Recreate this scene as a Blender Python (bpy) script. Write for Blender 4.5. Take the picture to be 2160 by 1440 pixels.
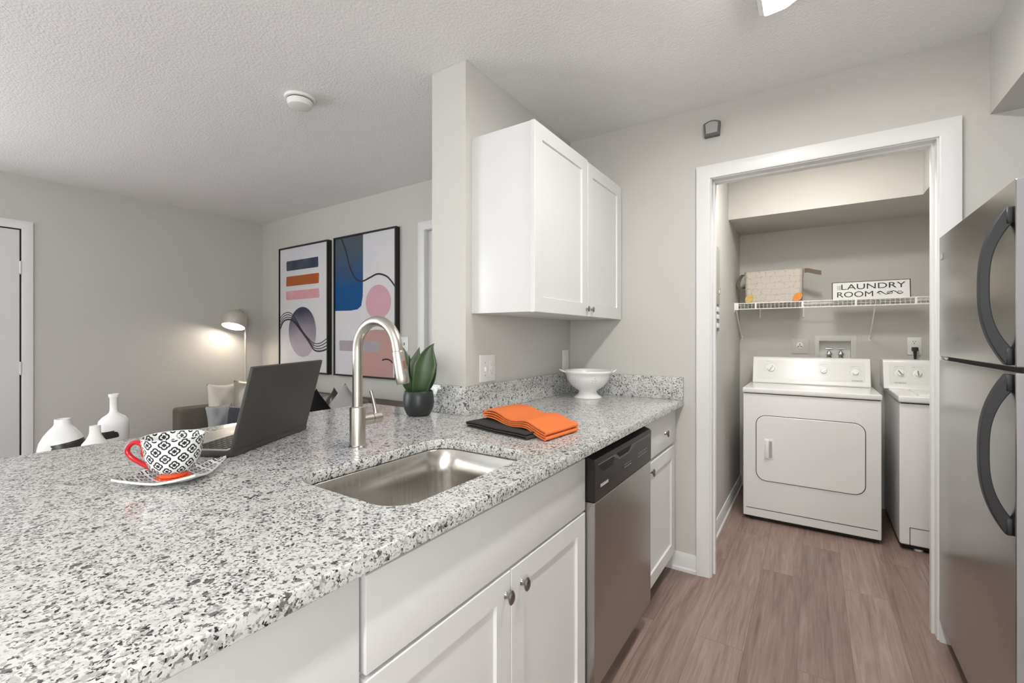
import bpy, bmesh, math, random
from mathutils import Vector, Matrix, Euler

random.seed(7)
for o in list(bpy.data.objects):
    bpy.data.objects.remove(o)
scene = bpy.context.scene
col = scene.collection
PI = math.pi

# ------------------------------------------------------------------ camera
cam_d = bpy.data.cameras.new('camera')
cam = bpy.data.objects.new('camera', cam_d)
col.objects.link(cam)
cam.location = (0, 0, 1.25)
cam.rotation_euler = (PI / 2, 0, math.radians(33.74))
cam_d.sensor_width = 36
cam_d.lens = 36 * 950.0 / 2160
cam_d.shift_y = -9.85 / 2160
cam_d.clip_start = 0.02
scene.camera = cam

# ------------------------------------------------------------------ world, exposure, fill lights
world = bpy.data.worlds.new('world')
scene.world = world
world.use_nodes = True
wn = world.node_tree.nodes
wl = world.node_tree.links
bg = wn['Background']
sky = wn.new('ShaderNodeTexSky')
sky.sky_type = 'HOSEK_WILKIE'
sky.sun_direction = (0.3, 0.6, 0.7)
sky.turbidity = 4
wl.new(sky.outputs['Color'], bg.inputs['Color'])
bg.inputs['Strength'].default_value = 0.6
vs = scene.view_settings
vs.view_transform = 'Standard'
vs.look = 'None'
vs.gamma = 1.0
vs.exposure = 1.35
vs.use_curve_mapping = False

def area(name, loc, rot, sx, sy, power, color):
    d = bpy.data.lights.new(name, 'AREA')
    d.shape = 'RECTANGLE'
    d.size = sx
    d.size_y = sy
    d.energy = power
    d.color = color
    o = bpy.data.objects.new(name, d)
    o.location = loc
    o.rotation_euler = rot
    col.objects.link(o)
    return o

# fill lights at added, unseen windows behind the camera: front wall, left wall, right wall
area('window_fill_front', (-2.9, -2.50, 1.45), (PI / 2 + 0.45, 0, 0), 2.4, 1.7, 6, (0.97, 0.985, 1.0))
area('window_fill_left', (-4.80, -1.45, 1.45), (PI / 2 + 0.45, 0, -PI / 2), 1.7, 1.7, 39, (0.97, 0.985, 1.0))
area('window_fill_right', (1.17, -1.50, 1.55), (PI / 2 + 0.25, 0, PI / 2), 1.3, 1.3, 29, (0.96, 0.985, 1.0))

LENS_STRENGTH = 36.0
LAUNDRY_STRENGTH = 40.0
LAMP_POWER = 9.0

# ------------------------------------------------------------------ materials
def mat(name, base=(0.8, 0.8, 0.8), rough=0.5, metal=0.0, spec=0.5):
    m = bpy.data.materials.new(name)
    m.use_nodes = True
    b = m.node_tree.nodes['Principled BSDF']
    b.inputs['Base Color'].default_value = (*base, 1)
    b.inputs['Roughness'].default_value = rough
    b.inputs['Metallic'].default_value = metal
    b.inputs['Specular IOR Level'].default_value = spec
    return m

class NT:
    """small helper to write shader maths"""
    def __init__(self, m):
        self.t = m.node_tree
        self.n = self.t.nodes
        self.l = self.t.links
        self.b = self.n['Principled BSDF']
    def put(self, node, sock, v):
        if v is None:
            return
        if isinstance(v, (int, float)):
            node.inputs[sock].default_value = v
        elif isinstance(v, (tuple, list)):
            node.inputs[sock].default_value = (*v, 1) if len(v) == 3 and node.inputs[sock].type == 'RGBA' else v
        else:
            self.l.new(v, node.inputs[sock])
    def m(self, op, a, b=None, c=None):
        n = self.n.new('ShaderNodeMath')
        n.operation = op
        self.put(n, 0, a)
        self.put(n, 1, b)
        self.put(n, 2, c)
        return n.outputs[0]
    def coord(self, kind='Object'):
        return self.n.new('ShaderNodeTexCoord').outputs[kind]
    def xyz(self, v):
        n = self.n.new('ShaderNodeSeparateXYZ')
        self.l.new(v, n.inputs[0])
        return n.outputs
    def mapping(self, v, scale=(1, 1, 1), rot=(0, 0, 0), loc=(0, 0, 0)):
        n = self.n.new('ShaderNodeMapping')
        self.l.new(v, n.inputs['Vector'])
        n.inputs['Scale'].default_value = scale
        n.inputs['Rotation'].default_value = rot
        n.inputs['Location'].default_value = loc
        return n.outputs[0]
    def noise(self, v, scale, detail=2, rough=0.5, out='Fac', dist=0):
        n = self.n.new('ShaderNodeTexNoise')
        self.l.new(v, n.inputs['Vector'])
        n.inputs['Scale'].default_value = scale
        n.inputs['Detail'].default_value = detail
        n.inputs['Roughness'].default_value = rough
        n.inputs['Distortion'].default_value = dist
        return n.outputs[out]
    def ramp(self, v, stops, interp='LINEAR'):
        n = self.n.new('ShaderNodeValToRGB')
        n.color_ramp.interpolation = interp
        e = n.color_ramp.elements
        while len(e) < len(stops):
            e.new(0.5)
        for el, (p, c) in zip(e, stops):
            el.position = p
            el.color = (*c, 1) if len(c) == 3 else c
        self.l.new(v, n.inputs[0])
        return n.outputs[0]
    def mix(self, f, a, b, mode='MIX'):
        n = self.n.new('ShaderNodeMix')
        n.data_type = 'RGBA'
        n.blend_type = mode
        self.put(n, 0, f)
        self.put(n, 6, a)
        self.put(n, 7, b)
        return n.outputs[2]
    def vadd(self, a, b, k):
        s = self.n.new('ShaderNodeVectorMath')
        s.operation = 'MULTIPLY_ADD'
        self.l.new(b, s.inputs[0])
        s.inputs[1].default_value = (k, k, k)
        self.l.new(a, s.inputs[2])
        return s.outputs[0]
    def bump(self, h, strength, dist=0.01):
        n = self.n.new('ShaderNodeBump')
        n.inputs['Strength'].default_value = strength
        n.inputs['Distance'].default_value = dist
        self.l.new(h, n.inputs['Height'])
        self.l.new(n.outputs[0], self.b.inputs['Normal'])
    def base(self, c):
        self.l.new(c, self.b.inputs['Base Color'])
    def rough(self, c):
        self.l.new(c, self.b.inputs['Roughness'])

def wall_mat(name, c, scale=130, strength=0.12):
    m = mat(name, c, 0.62, spec=0.3)
    t = NT(m)
    t.bump(t.noise(t.coord(), scale, 3, 0.6), strength, 0.004)
    return m

M = {}
M['wall'] = wall_mat('greige wall paint', (0.575, 0.563, 0.53))
M['ceiling'] = wall_mat('textured ceiling', (0.86, 0.86, 0.855), 95, 0.9)
M['trim'] = mat('white trim paint', (0.74, 0.74, 0.735), 0.35)
M['cab'] = mat('white cabinet paint', (0.71, 0.71, 0.705), 0.33)
M['plastic'] = mat('white plastic', (0.80, 0.80, 0.78), 0.35)
M['enamel'] = mat('white enamel', (0.80, 0.80, 0.79), 0.18)
M['panelgrey'] = mat('grey painted steel', (0.40, 0.39, 0.375), 0.45)
M['black'] = mat('black plastic', (0.012, 0.012, 0.012), 0.35)
M['blackgap'] = mat('black rubber', (0.006, 0.006, 0.006), 0.7)
M['chrome'] = mat('polished chrome', (0.62, 0.62, 0.62), 0.14, 1.0)
M['nickel'] = mat('dark nickel', (0.34, 0.33, 0.32), 0.25, 1.0)
M['ceramic'] = mat('white ceramic', (0.82, 0.82, 0.80), 0.2)
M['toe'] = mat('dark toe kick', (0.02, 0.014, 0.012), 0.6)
M['laptop'] = mat('dark grey laptop shell', (0.045, 0.042, 0.038), 0.42)
M['silver'] = mat('silver laptop deck', (0.62, 0.58, 0.54), 0.35, 0.6)
M['key'] = mat('black key', (0.01, 0.01, 0.01), 0.4)
M['pot'] = mat('charcoal glazed pot', (0.020, 0.024, 0.023), 0.38)
M['soil'] = mat('soil', (0.02, 0.015, 0.01), 0.9)
M['handle'] = mat('dark grey handle', (0.018, 0.019, 0.021), 0.5)
M['ink'] = mat('black ink', (0.012, 0.012, 0.013), 0.6)
M['greyink'] = mat('grey print', (0.34, 0.34, 0.34), 0.6)
M['whiteink'] = mat('light print', (0.6, 0.6, 0.6), 0.5)
M['red'] = mat('red glaze', (0.50, 0.012, 0.018), 0.15)
M['orangeglaze'] = mat('orange red glaze', (0.85, 0.12, 0.035), 0.15)
M['frame'] = mat('black frame', (0.006, 0.006, 0.006), 0.45)
M['wood'] = mat('dark table wood', (0.12, 0.07, 0.045), 0.45)
M['signwhite'] = mat('sign white', (0.76, 0.76, 0.75), 0.5)
M['strap'] = mat('brown strap', (0.17, 0.13, 0.10), 0.8)

def fabric(name, c, scale=260, k=0.25, rough=0.9):
    m = mat(name, c, rough, spec=0.2)
    t = NT(m)
    v = t.coord()
    f = t.noise(v, scale, 3, 0.65)
    t.base(t.mix(f, tuple(x * (1 - k) for x in c), tuple(min(1, x * (1 + k)) for x in c)))
    t.bump(f, 0.3, 0.003)
    return m
M['sofa'] = fabric('brown grey sofa weave', (0.15, 0.135, 0.115), 210, 0.45)
M['sofaback'] = fabric('grey sofa back weave', (0.27, 0.26, 0.25), 210, 0.25)
M['cream'] = fabric('cream cloth', (0.70, 0.65, 0.57), 120, 0.12)
M['bluegrey'] = fabric('blue grey cloth', (0.40, 0.41, 0.42), 200, 0.1)
M['navy'] = fabric('charcoal navy cloth', (0.055, 0.06, 0.07), 200, 0.3)
M['blackcloth'] = fabric('black cloth', (0.008, 0.008, 0.009), 200, 0.3)
M['lightgrey'] = fabric('light grey cloth', (0.36, 0.355, 0.35), 220, 0.15)
M['satin'] = mat('champagne satin', (0.36, 0.33, 0.28), 0.32, 0.35)
M['darksatin'] = mat('dark satin', (0.05, 0.047, 0.047), 0.3, 0.3)
M['orange'] = fabric('orange towel cloth', (0.78, 0.20, 0.058), 420, 0.12)
M['charcoal'] = fabric('charcoal towel cloth', (0.045, 0.045, 0.043), 420, 0.2)

def brushed(name, c, rough, axis=(1, 1, 300), k=0.06):
    m = mat(name, c, rough, 1.0)
    t = NT(m)
    f = t.noise(t.mapping(t.coord(), axis), 3.0, 3, 0.6)
    t.rough(t.m('MULTIPLY_ADD', f, k * 2, rough - k))
    t.base(t.mix(f, tuple(x * 0.94 for x in c), tuple(x * 1.06 for x in c)))
    return m
M['fridge'] = brushed('brushed stainless fridge', (0.40, 0.392, 0.38), 0.24)
M['fridgeside'] = mat('grey fridge side', (0.30, 0.30, 0.305), 0.45)
M['dw'] = brushed('brushed stainless dishwasher', (0.45, 0.44, 0.42), 0.30)
M['sink'] = brushed('brushed stainless sink', (0.60, 0.58, 0.55), 0.24, (3, 60, 3))
M['faucet'] = brushed('brushed nickel faucet', (0.56, 0.53, 0.48), 0.33, (90, 90, 2))
M['lampmetal'] = mat('pale champagne lamp metal', (0.60, 0.57, 0.51), 0.4, 0.35)

def emit(name, color, strength):
    m = mat(name, color, 0.5)
    b = m.node_tree.nodes['Principled BSDF']
    b.inputs['Emission Color'].default_value = (*color, 1)
    b.inputs['Emission Strength'].default_value = strength
    return m
M['lens'] = emit('lit light lens', (1.0, 0.99, 0.97), LENS_STRENGTH)
M['fill_lens'] = emit('lit fill lens', (1.0, 0.99, 0.97), LENS_STRENGTH * 1.6)  # brighter lens for the added fill fixture
M['dome'] = emit('lit laundry dome', (1.0, 0.97, 0.93), LAUNDRY_STRENGTH)
M['bulb'] = emit('lit lamp bulb', (1.0, 0.90, 0.76), 34.0)
M['glass'] = mat('window glass', (0.9, 0.95, 1.0), 0.02)
M['glass'].node_tree.nodes['Principled BSDF'].inputs['Transmission Weight'].default_value = 1.0

# granite
def granite():
    m = mat('speckled granite', (0.6, 0.6, 0.6), 0.13)
    t = NT(m)
    v = t.coord()
    w = t.vadd(v, t.noise(v, 120, 3, 0.6, 'Color'), 0.010)
    def cells(scale):
        n = t.n.new('ShaderNodeTexVoronoi')
        n.inputs['Scale'].default_value = scale
        t.l.new(w, n.inputs['Vector'])
        return t.xyz(n.outputs['Color'])
    a = cells(290)
    b = cells(120)
    patch = t.noise(v, 14, 3, 0.6)
    thr = t.m('MULTIPLY_ADD', patch, 0.45, -0.225)
    fine = t.ramp(t.m('ADD', a[0], thr), [(0.0, (0.02, 0.02, 0.022)), (0.045, (0.09, 0.09, 0.09)), (0.09, (0.25, 0.245, 0.24)),
                  (0.20, (0.43, 0.425, 0.415)), (0.33, (0.58, 0.575, 0.56)), (0.50, (0.665, 0.662, 0.648))], 'CONSTANT')
    big = t.ramp(b[1], [(0.0, (0.25, 0.25, 0.25)), (0.03, (0.70, 0.69, 0.68)), (0.12, (1, 1, 1))], 'CONSTANT')
    cloud = t.ramp(t.noise(v, 30, 4, 0.6), [(0.3, (0.86, 0.86, 0.86)), (0.7, (1.05, 1.05, 1.04))])
    t.base(t.mix(1.0, t.mix(1.0, fine, big, 'MULTIPLY'), cloud, 'MULTIPLY'))
    return m
M['granite'] = granite()

# plank floor (planks run along Y)
def planks():
    m = mat('brown vinyl planks', (0.2, 0.15, 0.12), 0.42)
    t = NT(m)
    v = t.coord()
    br = t.n.new('ShaderNodeTexBrick')
    br.offset = 0.37
    t.l.new(t.mapping(v, (1, 1, 1), (0, 0, PI / 2), (0.33, 0.05, 0)), br.inputs['Vector'])
    br.inputs['Scale'].default_value = 1.0
    br.inputs['Brick Width'].default_value = 1.22
    br.inputs['Row Height'].default_value = 0.178
    br.inputs['Mortar Size'].default_value = 0.0010
    br.inputs['Color1'].default_value = (0.85, 0.85, 0.85, 1)
    br.inputs['Color2'].default_value = (1.14, 1.14, 1.14, 1)
    br.inputs['Mortar'].default_value = (0.55, 0.55, 0.55, 1)
    off = t.vadd(v, br.outputs['Color'], 3.7)
    g1 = t.noise(t.mapping(off, (26, 1.6, 1)), 1.0, 5, 0.62, 'Fac', 1.2)
    g2 = t.noise(t.mapping(off, (120, 5, 1)), 1.0, 4, 0.6)
    c = t.ramp(g1, [(0.28, (0.170, 0.103, 0.083)), (0.5, (0.275, 0.190, 0.160)), (0.75, (0.37, 0.285, 0.25))])
    c = t.mix(0.35, c, t.ramp(g2, [(0.3, (0.12, 0.075, 0.06)), (0.7, (0.34, 0.26, 0.23))]))
    t.base(t.mix(1.0, c, br.outputs['Color'], 'MULTIPLY'))
    t.bump(g2, 0.08, 0.002)
    return m
M['floor'] = planks()

# quatrefoil lattice pattern for the cup and saucer (UV based)
def quatre(name, N, Mv, inside=False):
    m = mat(name, (0.8, 0.8, 0.8), 0.14)
    t = NT(m)
    uv = t.xyz(t.coord('UV'))
    a = t.m('MULTIPLY', uv[0], N)
    b = t.m('MULTIPLY', uv[1], Mv)
    s = t.m('ADD', a, b)
    q = t.m('SUBTRACT', a, b)
    fs = t.m('SUBTRACT', t.m('FRACT', s), 0.5)
    fq = t.m('SUBTRACT', t.m('FRACT', q), 0.5)
    x = t.m('ABSOLUTE', t.m('ADD', fs, fq))
    y = t.m('ABSOLUTE', t.m('SUBTRACT', fs, fq))
    hi = t.m('MAXIMUM', x, y)
    lo = t.m('MINIMUM', x, y)
    def petal(c, r):
        dx = t.m('SUBTRACT', hi, c)
        return t.m('SUBTRACT', t.m('SQRT', t.m('ADD', t.m('MULTIPLY', dx, dx), t.m('MULTIPLY', lo, lo))), r)
    outer = t.m('LESS_THAN', petal(0.31, 0.355), 0.0)
    inner = t.m('LESS_THAN', petal(0.28, 0.185), 0.0)
    core = t.m('LESS_THAN', petal(0.15, 0.115), 0.0)
    dark = t.m('SUBTRACT', outer, inner)
    dark = t.m('MAXIMUM', dark, core)
    if inside:
        dark = t.m('MULTIPLY', dark, t.m('GREATER_THAN', uv[1], 0.80))
    t.base(t.mix(dark, (0.80, 0.80, 0.79), (0.02, 0.02, 0.022)))
    return m
M['quatre'] = quatre('black and white quatrefoil glaze', 10, 2.8)
M['quatrein'] = quatre('white glaze with patterned rim', 10, 2.8, True)
M['quatreplate'] = quatre('quatrefoil plate glaze', 4.5, 4.5)

def vase_mat(name, z0, z1, xlo, xhi):
    m = mat(name, (0.82, 0.82, 0.81), 0.3)
    t = NT(m)
    v = t.coord()
    p = t.xyz(v)
    n = t.m('MULTIPLY_ADD', t.noise(t.mapping(v, (8, 8, 90)), 1.0, 3), 0.05, -0.025)
    r = t.m('ADD', t.m('MULTIPLY', p[0], 0.2), t.m('MULTIPLY', p[1], 0.98))
    f = t.m('SUBTRACT', t.m('MULTIPLY', p[0], 0.98), t.m('MULTIPLY', p[1], 0.2))
    zz = t.m('ADD', p[2], t.m('MULTIPLY', r, -0.15))
    k = t.m('MULTIPLY', t.m('GREATER_THAN', zz, z0), t.m('LESS_THAN', zz, z1))
    rr = t.m('ADD', r, n)
    k = t.m('MULTIPLY', k, t.m('MULTIPLY', t.m('GREATER_THAN', rr, xlo), t.m('LESS_THAN', rr, xhi)))
    k = t.m('MULTIPLY', k, t.m('GREATER_THAN', f, 0.0))
    t.base(t.mix(k, (0.82, 0.82, 0.81), (0.025, 0.025, 0.02)))
    return m

def leaf_mat():
    m = mat('green leaf', (0.07, 0.13, 0.05), 0.38)
    t = NT(m)
    v = t.coord()
    f = t.noise(v, 14, 2)
    t.base(t.mix(f, (0.009, 0.027, 0.009), (0.065, 0.115, 0.038)))
    return m
M['leaf'] = leaf_mat()

def burlap():
    m = mat('stitched burlap', (0.55, 0.48, 0.38), 0.9, spec=0.2)
    t = NT(m)
    v = t.coord()
    p = t.xyz(v)
    cmb = t.n.new('ShaderNodeCombineXYZ')
    t.l.new(t.m('ADD', p[0], t.m('MULTIPLY', p[1], 0.4)), cmb.inputs[0])
    t.l.new(p[2], cmb.inputs[1])
    br = t.n.new('ShaderNodeTexBrick')
    t.l.new(t.vadd(cmb.outputs[0], t.noise(v, 26, 3, 0.7, 'Color'), 0.055), br.inputs['Vector'])
    br.inputs['Scale'].default_value = 1
    br.inputs['Brick Width'].default_value = 0.062
    br.inputs['Row Height'].default_value = 0.044
    br.inputs['Mortar Size'].default_value = 0.0014
    f = t.noise(v, 230, 3, 0.7)
    c = t.mix(f, (0.46, 0.42, 0.36), (0.70, 0.66, 0.59))
    t.base(t.mix(br.outputs['Fac'], c, (0.42, 0.375, 0.31)))
    t.bump(f, 0.4, 0.004)
    return m
M['burlap'] = burlap()
M['patcho'] = fabric('orange patch', (0.75, 0.30, 0.08), 90, 0.3)
M['patchy'] = fabric('mustard patch', (0.62, 0.45, 0.16), 90, 0.3)

def paint(name, c1, c2, scale=2.2, axis=(1, 1, 1)):
    m = mat(name, c1, 0.7, spec=0.2)
    t = NT(m)
    t.base(t.mix(t.ramp(t.noise(t.mapping(t.coord(), axis), scale, 3, 0.55), [(0.35, (0, 0, 0)), (0.65, (1, 1, 1))]), c1, c2))
    return m
def paint_grad(name, zlo, zhi, clo, chi):
    """wash that runs from one pigment to another up the picture"""
    m = mat(name, clo, 0.7, spec=0.2)
    t = NT(m)
    v = t.coord()
    z = t.m('ADD', t.xyz(v)[2], t.m('MULTIPLY_ADD', t.noise(v, 3.5, 3), 0.24, -0.12))
    k = t.m('DIVIDE', t.m('SUBTRACT', z, zlo), zhi - zlo)
    t.base(t.mix(t.ramp(k, [(0.0, (0, 0, 0)), (1.0, (1, 1, 1))]), clo, chi))
    return m
M['canvas'] = paint('pale washed canvas', (0.62, 0.62, 0.66), (0.70, 0.67, 0.66), 1.3)
M['p_slate'] = paint('slate paint', (0.035, 0.045, 0.075), (0.09, 0.10, 0.13), 4)
M['p_rust'] = paint('rust paint', (0.42, 0.085, 0.03), (0.36, 0.12, 0.03), 4)
M['p_pink'] = paint('pink paint', (0.62, 0.28, 0.30), (0.66, 0.36, 0.40), 4)
M['p_oval'] = paint_grad('grey violet wash', 0.26, 0.60, (0.44, 0.39, 0.44), (0.045, 0.05, 0.08))
M['p_blue'] = paint_grad('blue to slate wash', 0.76, 1.14, (0.008, 0.075, 0.22), (0.075, 0.095, 0.115))
M['p_rose'] = paint('rose paint', (0.56, 0.32, 0.40), (0.62, 0.36, 0.42), 4)
M['p_mauve'] = paint('mauve grey paint', (0.36, 0.31, 0.35), (0.40, 0.35, 0.37), 4)
M['p_clay'] = paint('clay paint', (0.52, 0.30, 0.26), (0.44, 0.27, 0.27), 3)
M['p_black'] = mat('black line paint', (0.01, 0.012, 0.02), 0.6)

# ------------------------------------------------------------------ mesh helpers
WM = {}            # world matrices of the empties and parts (parts sit at identity under their thing)

class MB:
    def __init__(self):
        self.bm = bmesh.new()
        self.uv = self.bm.loops.layers.uv.new('UVMap')
        self.mi = 0
    def _new(self, verts, faces, uvs=None, smooth=True):
        vs = [self.bm.verts.new(v) for v in verts]
        for i, f in enumerate(faces):
            try:
                fc = self.bm.faces.new([vs[k] for k in f])
            except ValueError:
                continue
            fc.smooth = smooth
            fc.material_index = self.mi
            if uvs:
                for lp, k in zip(fc.loops, uvs[i]):
                    lp[self.uv].uv = k
        return vs
    def box(self, x0, x1, y0, y1, z0, z1, bev=0.0, seg=2, mtx=None):
        t = bmesh.new()
        bmesh.ops.create_cube(t, size=1)
        for v in t.verts:
            v.co = ((x0 + x1) / 2 + v.co.x * (x1 - x0), (y0 + y1) / 2 + v.co.y * (y1 - y0), (z0 + z1) / 2 + v.co.z * (z1 - z0))
        if bev > 0:
            bev = min(bev, 0.49 * min(abs(x1 - x0), abs(y1 - y0), abs(z1 - z0)))
            bmesh.ops.bevel(t, geom=t.edges[:], offset=bev, segments=seg, profile=0.6, affect='EDGES')
        self._merge(t, mtx)
        return self
    def _merge(self, t, mtx=None):
        t.verts.index_update()
        vs = [self.bm.verts.new(mtx @ v.co if mtx else v.co) for v in t.verts]
        for f in t.faces:
            try:
                n = self.bm.faces.new([vs[v.index] for v in f.verts])
            except ValueError:
                continue
            n.smooth = True
            n.material_index = self.mi
        t.free()
    def lathe(self, prof, c=(0, 0, 0), seg=40, mtx=None, cap0=True, cap1=True):
        """prof: list of (radius, z)"""
        L = [0]
        for (r0, z0), (r1, z1) in zip(prof, prof[1:]):
            L.append(L[-1] + math.hypot(r1 - r0, z1 - z0))
        T = L[-1] or 1
        V, F, U = [], [], []
        for r, z in prof:
            for i in range(seg):
                a = 2 * PI * i / seg
                p = Vector((r * math.cos(a), r * math.sin(a), z))
                if mtx:
                    p = mtx @ p
                V.append((p.x + c[0], p.y + c[1], p.z + c[2]))
        for j in range(len(prof) - 1):
            for i in range(seg):
                k = (i + 1) % seg
                F.append((j * seg + i, j * seg + k, (j + 1) * seg + k, (j + 1) * seg + i))
                U.append([(i / seg, L[j] / T), ((i + 1) / seg, L[j] / T), ((i + 1) / seg, L[j + 1] / T), (i / seg, L[j + 1] / T)])
        if cap0 and prof[0][0] > 1e-5:
            F.append(tuple(range(seg - 1, -1, -1)))
            U.append([(0, 0)] * seg)
        if cap1 and prof[-1][0] > 1e-5:
            n = (len(prof) - 1) * seg
            F.append(tuple(range(n, n + seg)))
            U.append([(0, 1)] * seg)
        self._new(V, F, U)
        return self
    def cyl(self, p0, p1, r, r1=None, seg=20):
        return self.tube([p0, p1], [r, r if r1 is None else r1], seg)
    def tube(self, path, r, seg=12, closed=False, flat=1.0):
        P = [Vector(p) for p in path]
        n = len(P)
        R = r if isinstance(r, (list, tuple)) else [r] * n
        tang = []
        for i in range(n):
            a = P[i - 1] if (i > 0 or closed) else P[i]
            b = P[(i + 1) % n] if (i < n - 1 or closed) else P[i]
            tang.append((b - a).normalized())
        up = Vector((0, 0, 1)) if abs(tang[0].z) < 0.9 else Vector((1, 0, 0))
        N = (up - tang[0] * up.dot(tang[0])).normalized()
        V, F = [], []
        for i in range(n):
            N = (N - tang[i] * N.dot(tang[i])).normalized()
            B = tang[i].cross(N)
            for k in range(seg):
                a = 2 * PI * k / seg
                V.append(P[i] + N * (R[i] * math.cos(a)) + B * (R[i] * flat * math.sin(a)))
        m = n if closed else n - 1
        for i in range(m):
            j = (i + 1) % n
            for k in range(seg):
                l = (k + 1) % seg
                F.append((i * seg + k, i * seg + l, j * seg + l, j * seg + k))
        if not closed:
            F.append(tuple(range(seg - 1, -1, -1)))
            F.append(tuple(range((n - 1) * seg, n * seg)))
        self._new(V, F)
        return self
    def prism(self, poly, f, depth_a, depth_b):
        """poly: 2D points; f(u, v, d) -> 3D"""
        n = len(poly)
        V = [f(u, v, depth_a) for u, v in poly] + [f(u, v, depth_b) for u, v in poly]
        F = [tuple(range(n - 1, -1, -1)), tuple(range(n, 2 * n))]
        F += [(i, (i + 1) % n, n + (i + 1) % n, n + i) for i in range(n)]
        self._new(V, F)
        return self
    def grid(self, fn, nu, nv, uvfn=None, loop_u=False):
        V = [fn(i / nu, j / nv) for j in range(nv + 1) for i in range(nu + 1)]
        F, U = [], []
        w = nu + 1
        for j in range(nv):
            for i in range(nu):
                F.append((j * w + i, j * w + i + 1, (j + 1) * w + i + 1, (j + 1) * w + i))
                U.append([(i / nu, j / nv), ((i + 1) / nu, j / nv), ((i + 1) / nu, (j + 1) / nv), (i / nu, (j + 1) / nv)])
        self._new(V, F, U)
        return self
    def build(self, name, material, parent=None, sharp=32, weld=True):
        bm = self.bm
        if weld:
            bmesh.ops.remove_doubles(bm, verts=bm.verts[:], dist=1e-6)
        bmesh.ops.recalc_face_normals(bm, faces=bm.faces[:])
        if parent is not None:
            inv = WM[parent.name].inverted()
            for v in bm.verts:
                v.co = inv @ v.co
        me = bpy.data.meshes.new(name)
        bm.to_mesh(me)
        bm.free()
        me.set_sharp_from_angle(angle=math.radians(sharp))
        for mm in (material if isinstance(material, (list, tuple)) else [material]):
            me.materials.append(mm)
        o = bpy.data.objects.new(name, me)
        col.objects.link(o)
        if parent is not None:
            o.parent = parent
            WM[o.name] = WM[parent.name]
        else:
            WM[o.name] = Matrix.Identity(4)
        return o

def tag(o, label=None, cat=None, group=None, kind=None):
    if label: o['label'] = label
    if cat: o['category'] = cat
    if group: o['group'] = group
    if kind: o['kind'] = kind
    return o

def thing(name, label, cat, loc=(0, 0, 0), rotz=0.0, group=None):
    o = bpy.data.objects.new(name, None)
    o.empty_display_size = 0.05
    o.location = loc
    o.rotation_euler = (0, 0, rotz)
    col.objects.link(o)
    WM[o.name] = Matrix.Translation(loc) @ Matrix.Rotation(rotz, 4, 'Z')
    return tag(o, label, cat, group)

def struct(o, label=None):
    o['kind'] = 'structure'
    if label: o['label'] = label
    return o

def setorigin(o, loc):
    """move a top-level mesh's origin without moving the mesh"""
    L = Vector(loc)
    for v in o.data.vertices:
        v.co -= L
    o.location = L
    WM[o.name] = Matrix.Translation(L)
    return o

def copy_tree(o, parent=None):
    c = o.copy()
    col.objects.link(c)
    if parent is not None:
        c.parent = parent
    for ch in list(o.children):
        copy_tree(ch, c)
    return c

def shaker(mb, y0, y1, z0, z1, xb, xf, fr=0.058, rec=0.008):
    """shaker door whose face looks along +X"""
    e = 0.0018
    rings = [(xb, 0), (xf - e, 0), (xf, e), (xf, fr), (xf - rec, fr + 0.003)]
    V = []
    for x, i in rings:
        V += [(x, y0 + i, z0 + i), (x, y1 - i, z0 + i), (x, y1 - i, z1 - i), (x, y0 + i, z1 - i)]
    F = [(3, 2, 1, 0)]
    for k in range(len(rings) - 1):
        for i in range(4):
            j = (i + 1) % 4
            F.append((k * 4 + i, k * 4 + j, k * 4 + 4 + j, k * 4 + 4 + i))
    n = (len(rings) - 1) * 4
    F.append((n, n + 1, n + 2, n + 3))
    mb._new(V, F, smooth=True)
    return mb

def knob(parent, x, y, z, s=1.0, oval=1.25):
    """oval cabinet knob sticking out along +X"""
    k = MB()
    mt = Matrix.Translation((x, y, z)) @ Matrix.Diagonal((1, 0.86, oval, 1)) @ Matrix.Rotation(PI / 2, 4, 'Y')
    pr = [(0.007, 0), (0.0055, 0.003), (0.0042, 0.008), (0.0045, 0.011), (0.010, 0.0135), (0.0135, 0.0165), (0.0138, 0.019), (0.0105, 0.022), (0.0, 0.0235)]
    k.lathe([(r * s, zz * s) for r, zz in pr], mtx=mt, seg=24)
    o = k.build('knob', M['nickel'], parent)
    o['label'] = 'dark nickel knob'
    return o

def text_mesh(body, size, sx=1.0, depth=0.0006, bold=0.0):
    cu = bpy.data.curves.new('lettering', 'FONT')
    cu.body = body
    cu.size = size
    cu.extrude = depth
    cu.offset = bold
    cu.align_x = 'LEFT'
    o = bpy.data.objects.new('lettering', cu)
    col.objects.link(o)
    bpy.context.view_layer.update()
    dg = bpy.context.evaluated_depsgraph_get()
    me = bpy.data.meshes.new_from_object(o.evaluated_get(dg))
    bpy.data.objects.remove(o)
    bpy.data.curves.remove(cu)
    xs = [v.co.x for v in me.vertices]
    for v in me.vertices:
        v.co.x = (v.co.x - min(xs)) * sx
    return me

def lettering(name, items, material, parent, place):
    """items: (text, u, v, size, stretch, bold); place(u, v, d) -> world point"""
    mb = MB()
    for body, u, v, size, sx, bold in items:
        me = text_mesh(body, size, sx, 0.0004, bold)
        vs = [mb.bm.verts.new(place(u + q.co.x, v + q.co.y, q.co.z)) for q in me.vertices]
        for p in me.polygons:
            try:
                mb.bm.faces.new([vs[i] for i in p.vertices])
            except ValueError:
                pass
        bpy.data.meshes.remove(me)
    return mb.build(name, material, parent, weld=False)

def rounded(x0, x1, y0, y1, r, n=8):
    P = []
    for cx, cy, a0 in ((x1 - r, y1 - r, 0), (x0 + r, y1 - r, 90), (x0 + r, y0 + r, 180), (x1 - r, y0 + r, 270)):
        for i in range(n + 1):
            a = math.radians(a0 + 90 * i / n)
            P.append((cx + r * math.cos(a), cy + r * math.sin(a)))
    return P

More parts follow.
